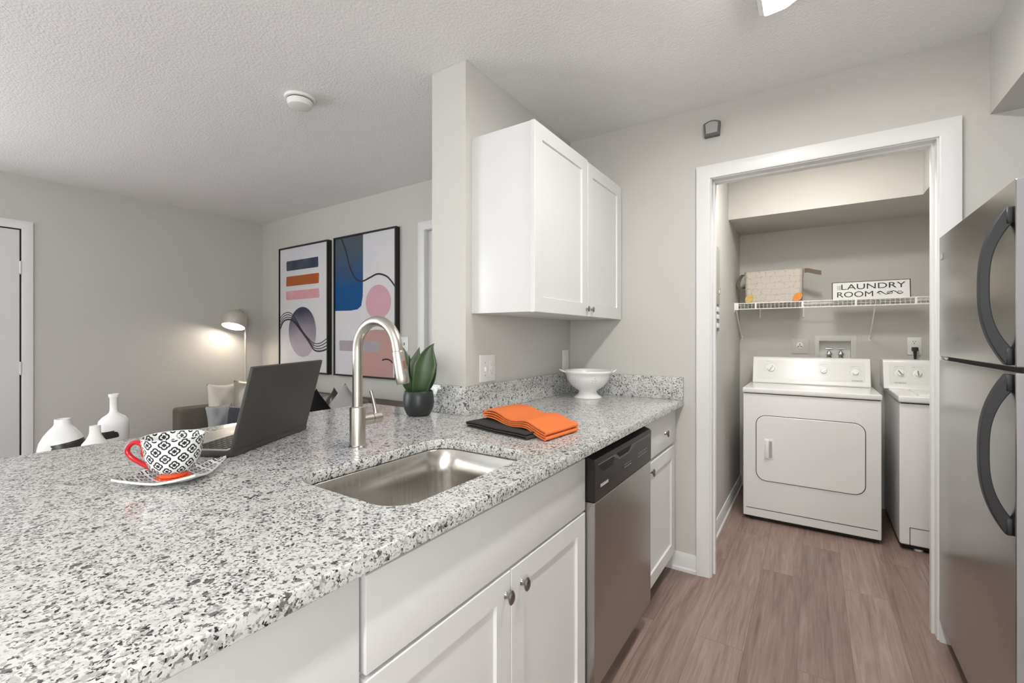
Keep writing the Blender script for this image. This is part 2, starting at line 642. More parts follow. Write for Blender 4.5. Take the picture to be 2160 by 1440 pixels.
# ================================================================== THE ROOM
CE = 2.45       # ceiling height
WY = 2.52       # kitchen / living back wall
WT = 0.115      # its thickness
LX, RX = -4.89, 1.25
FY = -2.60
LLX, LBY = -0.51, 4.22   # laundry left wall, laundry back wall

struct(MB().box(LX - .1, RX + .1, FY - .1, LBY + .1, -0.1, 0).build('floor', M['floor']), 'brown wood-look vinyl plank floor')
struct(MB().box(LX - .1, RX + .1, FY - .1, LBY + .1, CE, CE + .1).build('ceiling', M['ceiling']), 'white textured ceiling')
def side_wall(name, x0, x1, wy0, wy1, wz0, wz1):  # side wall cut open for an added fill window
    m_ = MB()
    m_.box(x0, x1, FY - .1, wy0, 0, CE).box(x0, x1, wy1, LBY + .1, 0, CE)
    m_.box(x0, x1, wy0, wy1, 0, wz0).box(x0, x1, wy0, wy1, wz1, CE)
    struct(m_.build(name, M['wall']))
side_wall('wall_left', LX - .1, LX, -2.30, -0.60, 0.6, 2.3)
side_wall('wall_right', RX, RX + .1, -2.15, -0.85, 0.9, 2.2)
w = MB()
D2a, D2b = -2.50, -1.74       # living-room back door opening
w.box(LX, D2a, WY, WY + WT, 0, CE)
w.box(D2a, D2b, WY, WY + WT, 2.085, CE)
w.box(D2b, -0.455, WY, WY + WT, 0, CE)
w.box(-0.455, 0.44, WY, WY + WT, 2.085, CE)
w.box(0.44, RX, WY, WY + WT, 0, CE)
struct(w.build('wall_back', M['wall']), 'greige wall with the laundry doorway')
struct(MB().box(-1.45, -1.25, 1.51, WY, 0, CE, 0.004).build('wall_middle', M['wall']), 'short greige wall stub behind the upper cabinet')
# wall behind the camera cut open for an added window
w = MB()
w.box(LX, -4.1, FY - .1, FY, 0, CE)
w.box(-4.1, -1.7, FY - .1, FY, 0, 0.6)
w.box(-4.1, -1.7, FY - .1, FY, 2.3, CE)
w.box(-1.7, RX, FY - .1, FY, 0, CE)
struct(w.build('wall_front', M['wall']))
def window(name, a0, a1, z0, z1, place):
    def bx(m_, u0, u1, d0, d1, w0, w1):
        p, q = place(u0, d0, w0), place(u1, d1, w1)
        m_.box(min(p[0], q[0]), max(p[0], q[0]), min(p[1], q[1]), max(p[1], q[1]), w0, w1)
    f = MB()
    bx(f, a0, a0 + .05, .02, .09, z0, z1)
    bx(f, a1 - .05, a1, .02, .09, z0, z1)
    bx(f, a0 + .05, a1 - .05, .02, .09, z0, z0 + .05)
    bx(f, a0 + .05, a1 - .05, .02, .09, z1 - .05, z1)
    bx(f, a0 + .05, a1 - .05, .03, .08, (z0 + z1) / 2 - .02, (z0 + z1) / 2 + .02)
    wo = struct(f.build(name, M['trim']))
    g_ = MB()
    bx(g_, a0 + .05, a1 - .05, .052, .058, z0 + .05, (z0 + z1) / 2 - .02)
    bx(g_, a0 + .05, a1 - .05, .052, .058, (z0 + z1) / 2 + .02, z1 - .05)
    g_.build('pane', M['glass'], wo)
window('added_window_1', -4.1, -1.7, .6, 2.3, lambda a, d, z: (a, FY - d, z))  # unseen window, added to light the room from the front wall
window('added_window_2', -2.30, -0.60, .6, 2.3, lambda a, d, z: (LX - d, a, z))  # unseen window, added as fill for the ceiling and back wall
window('added_window_3', -2.15, -0.85, .9, 2.2, lambda a, d, z: (RX + d, a, z))  # unseen window, added as fill for the cabinet fronts
# laundry room shell
struct(MB().box(LLX - .1, LLX, WY + WT, LBY, 0, CE).build('wall_laundry_left', M['wall']))
w = MB()
BX0, BX1, BZ0, BZ1 = 0.038, 0.240, 1.00, 1.222       # recess of the washer valve box
w.box(LLX - .1, BX0, LBY, LBY + .1, 0, CE).box(BX1, RX, LBY, LBY + .1, 0, CE)
w.box(BX0, BX1, LBY, LBY + .1, 0, BZ0).box(BX0, BX1, LBY, LBY + .1, BZ1, CE).box(BX0, BX1, LBY + .085, LBY + .1, BZ0, BZ1)
struct(w.build('wall_laundry_back', M['wall']))
s = MB()
s.box(LLX, RX, 3.60, LBY, 2.10, CE)
s.box(0.548, RX, WY + WT, 3.60, 2.10, CE)
struct(s.build('ceiling_soffit_laundry', M['wall']), 'boxed soffit above the dryer')
# bulkhead above the refrigerator
struct(MB().box(0.58, RX, FY, WY, 2.125, CE).build('ceiling_soffit_kitchen', M['wall']), 'boxed soffit above the refrigerator')

# ---- laundry doorway jamb and casing
JX0, JX1, JZ = -0.437, 0.426, 2.068
j = MB()
j.box(-0.455, JX0, WY, WY + WT, 0, 2.085).box(JX1, 0.44, WY, WY + WT, 0, 2.085).box(JX0, JX1, WY, WY + WT, JZ, 2.085)
j.box(JX0, JX0 + .010, WY + .045, WY + .080, 0, JZ).box(JX1 - .010, JX1, WY + .045, WY + .080, 0, JZ).box(JX0 + .01, JX1 - .01, WY + .045, WY + .080, JZ - .010, JZ)
struct(j.build('trim_1', M['trim']), 'white jamb of the laundry doorway')

def casing(name, a0, a1, ztop, cw, place, z0=0.0):
    """stepped door casing around an opening a0..a1; place(a, z, d) -> point"""
    prof = [(0.0, 0.0), (0.0, 0.010), (0.006, 0.013), (cw * 0.45, 0.015), (cw - 0.012, 0.019), (cw, 0.017), (cw, 0.0)]
    mb = MB()
    n = len(prof)
    def ring(kind):
        out = []
        for o_, d in prof:
            a, z = {'bl': (a0 - o_, z0), 'tl': (a0 - o_, ztop + o_), 'tr': (a1 + o_, ztop + o_), 'br': (a1 + o_, z0)}[kind]
            out.append(place(a, z, d))
        return out
    V = []
    for k in ('bl', 'tl', 'tr', 'br'):
        V += ring(k)
    F = []
    for s_ in range(3):
        for i in range(n - 1):
            F.append((s_ * n + i, s_ * n + i + 1, (s_ + 1) * n + i + 1, (s_ + 1) * n + i))
    F += [tuple(range(n)), tuple(range(3 * n, 4 * n))]
    mb._new(V, F)
    return struct(mb.build(name, M['trim'], sharp=25), 'white door casing')
casing('trim_2', JX0 - .006, JX1 + .006, JZ + .004, 0.066, lambda a, z, d: (a, WY - d, z))
casing('trim_3', D2a + .01, D2b - .01, 2.075, 0.062, lambda a, z, d: (a, WY - d, z))
casing('trim_4', -0.06, 0.757, 2.050, 0.060, lambda a, z, d: (LX + d, a, z))

# ---- doors
d = MB().box(D2a + .012, D2b - .012, WY + .03, WY + .065, 0.008, 2.072, .002)
d2 = struct(d.build('door_2', M['trim']), 'white door beside the short wall stub')
MB().box(D2a, D2a + .012, WY, WY + WT, 0, 2.085).box(D2b - .012, D2b, WY, WY + WT, 0, 2.085).box(D2a + .012, D2b - .012, WY, WY + WT, 2.073, 2.085).build('door_jamb', M['trim'], d2)
d = MB().box(LX + .001, LX + .010, -0.052, 0.747, 0.010, 2.040, .0015)
d1 = struct(d.build('door_1', M['trim']), 'white door in the living room wall')
MB().box(LX + .0002, LX + .004, -0.0595, 0.7565, 0.002, 2.0495).build('door_gap', M['blackgap'], d1)
for hz in (1.765, 1.02, 0.25):
    h = MB().cyl((LX + .014, .751, hz - .045), (LX + .014, .751, hz + .045), .0065, seg=12)
    h.cyl((LX + .014, .751, hz - .052), (LX + .014, .751, hz - .047), .004, seg=10)
    h.build('hinge', M['trim'], d1)

# ---- baseboards
def base_prof(mb, place, a, b):
    prof = [(0, 0), (0.020, 0), (0.020, 0.016), (0.012, 0.022), (0.012, 0.076), (0.006, 0.094), (0, 0.094)]
    n = len(prof)
    V = [place(a, z, d) for d, z in prof] + [place(b, z, d) for d, z in prof]
    F = [tuple(range(n)), tuple(range(n, 2 * n))] + [(i, (i + 1) % n, n + (i + 1) % n, n + i) for i in range(n)]
    mb._new(V, F)
    return mb
struct(base_prof(MB(), lambda a, z, d: (a, WY - d, z), -0.680, JX0 - .073).build('baseboard_back', M['trim'], sharp=20))
struct(base_prof(MB(), lambda a, z, d: (LLX + d, a, z), WY + WT, LBY).build('baseboard_laundry', M['trim'], sharp=20))
b = base_prof(MB(), lambda a, z, d: (LX + d, a, z), 0.83, WY)
base_prof(b, lambda a, z, d: (LX + d, a, z), FY, -0.14)
struct(b.build('baseboard_left', M['trim'], sharp=20))
struct(base_prof(MB(), lambda a, z, d: (a, WY - d, z), LX + .021, D2a - .06).build('baseboard_living', M['trim'], sharp=20))

# ================================================================== KITCHEN RUN
CT, CB = 0.912, 0.882           # counter top and underside
FX = -0.575                     # counter front edge
DF = -0.610                     # door faces
# ---- granite countertop with sink cut-out
SX0, SX1, SY0, SY1, SR = -1.038, -0.674, 0.603, 1.124, 0.072
def granite_slab():
    cu = bpy.data.curves.new('countertop', 'CURVE')
    cu.dimensions = '2D'
    cu.fill_mode = 'BOTH'
    cu.extrude = (CT - CB) / 2 - 0.003
    cu.bevel_depth = 0.003
    cu.bevel_resolution = 2
    i = 0.003
    outer = [(FX - i, WY - i), (-1.25 + i, WY - i), (-1.25 + i, 1.51 - i), (-1.885 + i, 1.51 - i), (-1.885 + i, -0.40), (FX - i, -0.40)]
    for P in (outer, rounded(SX0 - i, SX1 + i, SY0 - i, SY1 + i, SR)):
        s_ = cu.splines.new('POLY')
        s_.points.add(len(P) - 1)
        for p, q in zip(s_.points, P):
            p.co = (q[0], q[1], 0, 1)
        s_.use_cyclic_u = True
    o = bpy.data.objects.new('countertop', cu)
    col.objects.link(o)
    bpy.context.view_layer.update()
    me = bpy.data.meshes.new_from_object(o.evaluated_get(bpy.context.evaluated_depsgraph_get()))
    bpy.data.objects.remove(o)
    bpy.data.curves.remove(cu)
    for v in me.vertices:
        v.co.z += (CT + CB) / 2
    for p in me.polygons:
        p.use_smooth = True
    me.set_sharp_from_angle(angle=math.radians(35))
    me.materials.clear()
    me.materials.append(M['granite'])
    me.name = 'countertop'
    o = bpy.data.objects.new('countertop', me)
    col.objects.link(o)
    WM[o.name] = Matrix.Identity(4)
    return setorigin(o, (-1.0, 1.0, CB))
tag(granite_slab(), 'long grey speckled granite countertop with an undermount sink cut-out', 'countertop')

bs = thing('backsplash', 'low speckled granite upstand along the wall behind the white colander', 'backsplash', (-1.24, 2.0, CT))
MB().box(-1.450, -1.230, 1.488, 1.509, CT + .0003, 1.036, .002).build('splash_strip', M['granite'], bs)
MB().box(-1.2495, -1.230, 1.509, 2.499, CT + .0003, 1.036, .002).build('splash_strip', M['granite'], bs)
MB().box(-1.2495, FX, 2.499, WY - .0005, CT + .0003, 1.034, .002).build('splash_strip', M['granite'], bs)

# ---- base cabinets
def carcass(y0, y1, xb=-1.235, xf=-0.632, bottom=0.10, top=CB - .0005):
    t = 0.016
    c = MB()
    c.box(xb, xf, y0, y0 + t, bottom, top).box(xb, xf, y1 - t, y1, bottom, top)
    c.box(xb, xb + t, y0 + t, y1 - t, bottom, top).box(xb + t, xf, y0 + t, y1 - t, bottom, bottom + t)
    # face frame
    c.box(xf, xf + .0005 + .0, y0, y1, bottom, top) if False else None
    f = 0.04
    c.box(xf, xf + .002, y0, y0 + f, bottom, top).box(xf, xf + .002, y1 - f, y1, bottom, top)
    c.box(xf, xf + .002, y0 + f, y1 - f, top - .03, top).box(xf, xf + .002, y0 + f, y1 - f, bottom, bottom + f)
    c.box(xf, xf + .002, y0 + f, y1 - f, 0.655, 0.715)
    return c

sc_ = thing('base_cabinet', 'white sink base cabinet with a false drawer front and two knobbed doors', 'cabinet', (-0.93, 0.91, 0))
carcass(0.476, 1.342).build('carcass', M['cab'], sc_)
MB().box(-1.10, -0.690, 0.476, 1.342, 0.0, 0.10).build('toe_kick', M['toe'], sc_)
MB().box(-0.630, DF, 0.482, 1.339, 0.692, 0.858, .003).build('false_drawer_front', M['cab'], sc_)
for y0, y1, ky in ((0.482, 0.9075, 0.885), (0.9105, 1.339, 0.9555)):
    dr = shaker(MB(), y0, y1, 0.112, 0.684, -0.630, DF).build('door', M['cab'], sc_, sharp=20)
    knob(dr, DF, ky, 0.633)

pc = thing('base_cabinet', 'plain flat white cabinet panel under the near end of the granite counter', 'cabinet', (-0.93, 0.05, 0))
carcass(-0.37, 0.4745).build('carcass', M['cab'], pc)
MB().box(-0.630, -0.614, -0.37, 0.472, 0.100, CB - .0008, .002).build('front_panel', M['cab'], pc)
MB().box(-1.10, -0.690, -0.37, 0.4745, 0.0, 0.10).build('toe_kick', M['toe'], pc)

rc = thing('base_cabinet', 'narrow white base cabinet between the dishwasher and the laundry doorway wall', 'cabinet', (-0.93, 2.2, 0))
carcass(1.952, 2.500).build('carcass', M['cab'], rc)
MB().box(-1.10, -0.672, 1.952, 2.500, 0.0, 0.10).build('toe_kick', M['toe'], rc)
dw_ = MB().box(-0.630, DF, 1.962, 2.488, 0.695, 0.862, .003).build('drawer_front', M['cab'], rc)
knob(dw_, DF, 2.275, 0.772)
dr = shaker(MB(), 1.962, 2.468, 0.108, 0.678, -0.630, DF, 0.06).build('door', M['cab'], rc, sharp=20)
knob(dr, DF, 2.035, 0.640)
# living side of the peninsula
tag(setorigin(MB().box(-1.262, -1.238, -0.37, 1.505, 0.0, CB - .0008, .001).build('peninsula_panel', M['wall']), (-1.25, .5, 0)),
    'greige panel closing the living room side of the counter', 'panel')

# ---- dishwasher
dw = thing('dishwasher', 'stainless dishwasher with a black control panel under the granite counter', 'dishwasher', (-0.85, 1.645, 0))
DX = -0.580
D0, D1 = 1.347, 1.945
MB().box(-1.18, -0.640, D0 + .003, D1 - .003, 0.095, 0.868).build('tub', M['blackgap'], dw)
MB().box(-0.640, DX, D0, D1, 0.110, 0.716, .006, 3).build('door_panel', M['dw'], dw)['label'] = 'brushed stainless door panel'
cp = MB()
prof = [(-0.640, 0.719), (DX - .001, 0.719), (DX, 0.722), (DX + .001, 0.845), (DX - .004, 0.853), (-0.640, 0.872)]
cp.prism(prof, lambda u, v, dd: (u, dd, v), D0, D1)
cpo = cp.build('control_panel', M['black'], dw, sharp=25)
# scooped grip pocket, vents and print on the panel
g = MB()
g.prism([(1.365, .838), (1.52, .838), (1.56, .818), (1.66, .818), (1.70, .838), (1.925, .838), (1.925, .8325), (1.72, .8325), (1.665, .812), (1.555, .812), (1.50, .8325), (1.365, .8325)],
        lambda u, v, dd: (DX + .0010 + dd, u, v), 0.0, 0.0022)
g.build('grip_lip', mat('dark grey grip lip', (0.09, 0.09, 0.082), 0.4), cpo)
g = MB().prism([(1.535, .836), (1.685, .836), (1.655, .819), (1.565, .819)], lambda u, v, dd: (DX + .0010 + dd, u, v), 0.0, 0.0008)
g.build('grip_pocket', M['blackgap'], cpo)
g = MB()
for k in range(4):
    g.box(DX + .0008, DX + .0020, 1.375 + .012 * k, 1.515 - .004 * k, 0.8275 - .0075 * k, 0.8302 - .0075 * k)
g.build('vent_slots', M['blackgap'], cpo)
lettering('brand_print', [('FRIGIDAIRE', 1.390, 0.757, 0.0135, 1.0, 0.0002)], M['whiteink'], cpo, lambda u, v, dd: (DX + .0014 + dd, u, v))
g = MB()
for k in range(4):
    g.box(DX + .0005, DX + .0013, 1.615 + .020 * k, 1.629 + .020 * k, 0.766, 0.7675)
    g.cyl((DX + .0004, 1.622 + .020 * k, .776), (DX + .0013, 1.622 + .020 * k, .776), .0022, seg=10)
g.build('button_marks', M['greyink'], cpo)
g = MB()
for k in range(5):
    g.box(DX + .0005, DX + .0013, 1.772 + .024 * k, 1.788 + .024 * k, 0.770, 0.7715)
    g.box(DX + .0005, DX + .0013, 1.776 + .024 * k, 1.784 + .024 * k, 0.783, 0.786)
g.build('button_marks', M['greyink'], cpo)
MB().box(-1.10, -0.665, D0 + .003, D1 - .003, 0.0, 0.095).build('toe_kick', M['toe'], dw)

# ---- sink
sk = thing('sink', 'stainless undermount sink bowl set in the granite counter', 'sink', (-0.83, 0.845, 0.70))
b = MB()
loops = []
for ins, z, r in [(-0.020, CB - .0012, SR + .02), (-0.003, CB - .0012, SR), (0.000, CB - .004, SR), (0.004, 0.80, SR), (0.008, 0.725, SR),
                  (0.016, 0.700, SR), (0.034, 0.686, SR - .01), (0.070, 0.681, SR - .03), (0.125, 0.678, 0.03)]:
    loops.append([(x, y, z) for x, y in rounded(SX0 + ins, SX1 - ins, SY0 + ins, SY1 - ins, r, 8)])
n = len(loops[0])
V = [p for l in loops for p in l]
F = [(i * n + k, i * n + (k + 1) % n, (i + 1) * n + (k + 1) % n, (i + 1) * n + k) for i in range(len(loops) - 1) for k in range(n)]
F.append(tuple(range((len(loops) - 1) * n, len(loops) * n)))
b._new(V, F)
b.build('bowl', M['sink'], sk, sharp=60)
dn = MB().lathe([(0.0, 0.680), (0.030, 0.680), (0.034, 0.684), (0.042, 0.684), (0.043, 0.679)], (-0.90, 0.845, 0), 32)
dn.build('drain', M['chrome'], sk)

# ---- faucet
FXX, FYY = -1.164, 0.888
fa = thing('faucet', 'brushed nickel gooseneck pull-down faucet standing behind the sink', 'faucet', (FXX, FYY, CT))
MB().lathe([(0.0, CT + .0003), (0.029, CT + .0003), (0.029, CT + .004), (0.0245, CT + .006), (0.0235, CT + .008)], (FXX, FYY, 0), 40).build('base_ring', M['chrome'], fa)
MB().lathe([(0.0235, CT + .006), (0.0235, 1.030), (0.0225, 1.034), (0.0175, 1.037), (0.0, 1.037)], (FXX, FYY, 0), 40).build('body', M['faucet'], fa)
R = 0.089
path = [(FXX, FYY, 1.030), (FXX, FYY, 1.10), (FXX, FYY, 1.208)]
for k in range(1, 19):
    a = PI * (1 - k / 18 * 0.955)
    path.append((FXX + R + R * math.cos(a), FYY, 1.208 + R * math.sin(a)))
e = Vector(path[-1])
dirn = (Vector(path[-1]) - Vector(path[-2])).normalized()
path.append(tuple(e + dirn * 0.012))
MB().tube(path, 0.0152, 24).build('gooseneck', M['faucet'], fa, sharp=50)
p0 = e + dirn * 0.012
hd = MB().tube([p0, p0 + dirn * .002, p0 + dirn * .004, p0 + dirn * .075, p0 + dirn * .092, p0 + dirn * .094], [.0152, .0165, .0168, .0188, .0182, .0165], 28)
sh_ = hd.build('spray_head', M['faucet'], fa, sharp=40)
q = p0 + dirn * .045 + Vector((0.0165, 0, 0.0))
MB().box(-.0025, .0025, -.006, .006, -.018, .018, .0015, mtx=Matrix.Translation(q) @ Matrix.Rotation(math.radians(-7), 4, 'Y')).build('spray_button', mat('copper grey button', (0.22, 0.12, 0.08), 0.4), sh_)
hs = MB().tube([(FXX, FYY + .018, .992), (FXX, FYY + .052, .992)], .0172, 28)
hs.build('handle_stub', M['faucet'], fa)
MB().tube([(FXX, FYY + .052, .992), (FXX, FYY + .054, .992)], .0160, 28).build('handle_ring', M['blackgap'], fa)
hs = MB().tube([(FXX, FYY + .054, .992), (FXX, FYY + .084, .992), (FXX, FYY + .088, .992)], [.0172, .0172, .014], 28)
hn = hs.build('handle_hub', M['faucet'], fa)
MB().tube([(FXX, FYY + .070, 1.002), (FXX - .002, FYY + .069, 1.020), (FXX - .008, FYY + .064, 1.055), (FXX - .012, FYY + .060, 1.078), (FXX - .012, FYY + .060, 1.081)],
          [.0085, .0058, .0052, .0058, .003], 16).build('lever', M['faucet'], hn)

# ---- upper cabinet
uc = thing('wall_cabinet', 'white two-door shaker wall cabinet hung above the counter corner', 'cabinet', (-1.25, 2.03, 1.352))
MB().box(-1.2495, -0.942, 1.550, 2.512, 1.352, 2.122, .001).build('carcass', M['cab'], uc)
for y0, y1, ky in ((1.540, 2.0475, 2.030), (2.0505, 2.512, 2.085)):
    dr = shaker(MB(), y0, y1, 1.350, 2.118 if y0 < 2 else 2.112, -0.940, -0.920, 0.062).build('door', M['cab'], uc, sharp=20)
    knob(dr, -0.920, ky, 1.386, 0.82)

# ---- wall outlets by the counter
def plate(name, label, cat, y0, y1, z0, z1, group=None):
    o = thing(name, label, cat, (-1.25, (y0 + y1) / 2, z0), group=group)
    MB().box(-1.2495, -1.2435, y0, y1, z0, z1, .002).build('cover_plate', M['plastic'], o)
    return o
o = plate('wall_outlet', 'double-gang white switch and outlet plate on the wall stub beside the folded towels', 'outlet', 1.605, 1.722, 1.045, 1.168)
MB().box(-1.2437, -1.2425, 1.672, 1.704, 1.072, 1.142, .001).build('receptacle', M['ceramic'], o)
s = MB()
for zz in (1.088, 1.124):
    s.box(-1.2427, -1.2420, 1.680, 1.682, zz, zz + .010).box(-1.2427, -1.2420, 1.692, 1.694, zz, zz + .010)
    s.cyl((-1.2427, 1.687, zz - .006), (-1.2420, 1.687, zz - .006), .0028, seg=10)
s.build('slots', M['greyink'], o)
MB().box(-1.2437, -1.2350, 1.636, 1.646, 1.092, 1.112, .002).build('switch_toggle', M['ceramic'], o)
for zz in (1.074, 1.131):
    MB().cyl((-1.2437, 1.641, zz), (-1.2425, 1.641, zz), .003, seg=10).build('screw', M['greyink'], o)
o = plate('light_switch', 'single white switch plate on the wall stub beside the colander', 'switch', 2.412, 2.485, 1.045, 1.170)
MB().box(-1.2437, -1.2420, 2.432, 2.465, 1.072, 1.142, .001).build('rocker', M['ceramic'], o)

# ================================================================== THINGS ON THE COUNTER
Z0 = CT + 0.0004
# ---- potted plant
PX, PY = -1.415, 1.393
pl = thing('potted_plant', 'broad-leaved green succulent in a charcoal pot near the wall stub', 'plant', (PX, PY, CT))
MB().lathe([(0.0, Z0), (0.040, Z0), (0.049, Z0 + .004), (0.0615, Z0 + .030), (0.066, Z0 + .055), (0.064, Z0 + .085), (0.060, Z0 + .104),
            (0.0585, Z0 + .106), (0.056, Z0 + .104), (0.058, Z0 + .090), (0.0, Z0 + .088)], (PX, PY, 0), 48).build('pot', M['pot'], pl, sharp=50)
MB().lathe([(0.0, Z0 + .0935), (0.045, Z0 + .092), (0.056, Z0 + .089)], (PX, PY, 0), 32, cap1=False).build('soil', M['soil'], pl)
RT = Vector((0.832, 0.555, 0))
FW = Vector((-0.555, 0.832, 0))
def leaf(pts, w, twist, cup=0.25):
    """pts: (right, forward, height) control points from the pot centre; w: max width"""
    P = [Vector((PX, PY, 0)) + RT * a + FW * b_ + Vector((0, 0, z)) for a, b_, z in pts]
    side = RT * math.cos(twist) + FW * math.sin(twist)
    mb = MB()
    def curve(t):
        n_ = len(P) - 1
        # Bezier through control polygon
        q_ = list(P)
        for k_ in range(n_):
            q_ = [q_[i].lerp(q_[i + 1], t) for i in range(len(q_) - 1)]
        return q_[0]
    def prof(t):
        return (0.55 + 0.45 * math.sin(min(1, t / 0.55) * PI / 2)) if t < 0.55 else max(0.0, (1 - ((t - 0.55) / 0.45) ** 1.15))
    def fn(u, v):
        c = curve(v)
        tg = (curve(min(1, v + .01)) - curve(max(0, v - .01))).normalized()
        nn = tg.cross(side).normalized()
        s_ = (u - .5) * 2
        ww = w / 2 * prof(v)
        return c + side * (s_ * ww) + nn * (cup * ww * (s_ * s_) )
    mb.grid(fn, 8, 18)
    o_ = mb.build('leaf', M['leaf'], pl, sharp=80, weld=False)
    md = o_.modifiers.new('thickness', 'SOLIDIFY')
    md.thickness = 0.0028
    md.offset = 0
    return o_
zb = Z0 + .086
leaf([(0.010, -0.020, zb), (0.012, -0.045, 1.06), (0.052, -0.034, 1.12), (0.022, -0.024, 1.185), (0.070, -0.018, 1.222)], 0.096, 0.15, -0.30)
leaf([(-0.008, 0.002, zb), (-0.030, -0.010, 1.08), (-0.012, 0.0, 1.14), (0.000, 0.012, 1.205)], 0.070, -0.35, -0.35)
leaf([(-0.022, 0.012, zb), (-0.062, 0.020, 1.07), (-0.052, 0.035, 1.13), (-0.078, 0.050, 1.203)], 0.056, 0.5, -0.3)
leaf([(-0.020, -0.020, zb), (-0.050, -0.042, 1.05), (-0.048, -0.05, 1.09), (-0.062, -0.062, 1.115)], 0.050, 0.75, -0.4)
leaf([(0.010, 0.022, zb), (0.030, 0.045, 1.08), (0.020, 0.045, 1.15), (0.036, 0.06, 1.198)], 0.060, -0.2, 0.3)
leaf([(-0.012, 0.006, zb), (-0.040, 0.0, 1.08), (-0.038, 0.0, 1.13), (-0.042, 0.004, 1.172)], 0.030, 0.9, -0.5)
leaf([(0.020, 0.012, zb), (0.075, 0.030, 1.04), (0.060, 0.05, 1.10), (0.070, 0.055, 1.13)], 0.040, -0.9, -0.4)

# ---- folded towels
def towel(name, label, corner, ud, vd, lu, lv, layers, th, zf, material):
    """folded cloth: corner + ud*lu (long, wavy edge) + vd*lv; layers folded at u=0"""
    c0 = Vector((corner[0], corner[1], 0))
    U = Vector((ud[0], ud[1], 0)).normalized()
    W = Vector((vd[0], vd[1], 0)).normalized()
    mb = MB()
    # serpentine cross-section in the (u, z) plane
    mid = []
    step = th * 1.9
    for L_ in range(layers):
        us = [i / 28 for i in range(29)]
        if L_ % 2:
            us = us[::-1]
        for u in us:
            mid.append((u, L_ * step))
        if L_ < layers - 1:
            for a in (30, 60, 90, 120, 150):
                s_ = 1 if L_ % 2 == 0 else -1
                rad = step / 2
                mid.append(((1 if s_ > 0 else 0) + s_ * rad * math.sin(math.radians(a)) / lu, L_ * step + rad - rad * math.cos(math.radians(a))))
    m = len(mid)
    def P(k, v, dz):
        u, z = mid[k]
        x = u * lu
        skew = 0.004 * math.sin(u * 9) + 0.006 * math.sin(v * 5)
        p = c0 + U * x + W * (v * lv + skew * (1 if z > th else .6))
        p.z = Z0 + th * 0.55 + z * zf(u, v) + dz + ground(u, v)
        return p
    ground = zf.ground
    nv = 10
    nrm = []
    for k in range(m):
        a = mid[max(0, k - 1)]
        b_ = mid[min(m - 1, k + 1)]
        t_ = Vector(((b_[0] - a[0]) * lu, b_[1] - a[1]))
        t_ = t_.normalized() if t_.length > 1e-9 else Vector((1, 0))
        nrm.append(Vector((-t_.y, t_.x)))
    V, F = [], []
    for sgn in (1, -1):
        for j in range(nv + 1):
            for k in range(m):
                p = P(k, j / nv, 0)
                d_ = nrm[k] * (th * 0.5 * sgn)
                V.append(p + U * d_.x + Vector((0, 0, d_.y)))
    off = m * (nv + 1)
    for j in range(nv):
        for k in range(m - 1):
            a = j * m + k
            F.append((a, a + 1, a + m + 1, a + m))
            F.append((off + a + m, off + a + m + 1, off + a + 1, off + a))
    for k in range(m - 1):
        F.append((k, off + k, off + k + 1, k + 1))
        a = nv * m + k
        F.append((a, a + 1, off + a + 1, off + a))
    for j in range(nv):
        a = j * m
        F.append((a, a + m, off + a + m, off + a))
        a = j * m + m - 1
        F.append((a, off + a, off + a + m, a + m))
    mb._new(V, F)
    o_ = mb.build(name, material, sharp=50, weld=False)
    setorigin(o_, (corner[0], corner[1], CT))
    return tag(o_, label, 'towel')
def zf_flat(u, v):
    return 1.0
zf_flat.ground = lambda u, v: 0.0
towel('folded_towel', 'folded charcoal towel lying under the orange towel', (-1.082, 1.315), (0.97, -0.22), (0.15, 0.99), 0.310, 0.215, 3, 0.0042, zf_flat, M['charcoal'])
def zf_or(u, v):
    return 1.0 + 0.25 * math.sin(u * 7.5 + .4) * math.exp(-((u - .45) / .35) ** 2)
def g_or(u, v):
    over = 0.0245
    fall = 1 / (1 + math.exp((u - 0.80) * 26))
    return over * fall + 0.0048 * math.sin(u * 9.5 + 0.3) * (1 - v * .5) + (1 - fall) * 0.0038
zf_or.ground = g_or
towel('folded_towel', 'folded orange towel lying on top of the charcoal towel', (-1.063, 1.392), (0.93, -0.345), (0.10, 0.995), 0.368, 0.205, 4, 0.0042, zf_or, M['orange'])

# ---- colander
CX, CY = -1.041, 2.318
co = thing('colander', 'white footed colander bowl with two side handles near the wall corner', 'colander', (CX, CY, CT))
MB().lathe([(0.0, Z0 + .006), (0.066, Z0 + .002), (0.075, Z0), (0.077, Z0 + .004), (0.070, Z0 + .010), (0.056, Z0 + .020), (0.0495, Z0 + .034), (0.051, Z0 + .040),
            (0.074, Z0 + .054), (0.096, Z0 + .074), (0.111, Z0 + .096), (0.119, Z0 + .116), (0.123, Z0 + .133), (0.132, Z0 + .140), (0.1335, Z0 + .147), (0.130, Z0 + .152),
            (0.127, Z0 + .150), (0.120, Z0 + .134), (0.107, Z0 + .097), (0.092, Z0 + .076), (0.068, Z0 + .057), (0.0, Z0 + .046)], (CX, CY, 0), 64).build('bowl', M['enamel'], co, sharp=60)
def colr(z):
    tab = [(0.054, .074), (.074, .096), (.096, .111), (.116, .119), (.133, .123)]
    for (a, ra), (b_, rb) in zip(tab, tab[1:]):
        if a <= z <= b_:
            return ra + (rb - ra) * (z - a) / (b_ - a)
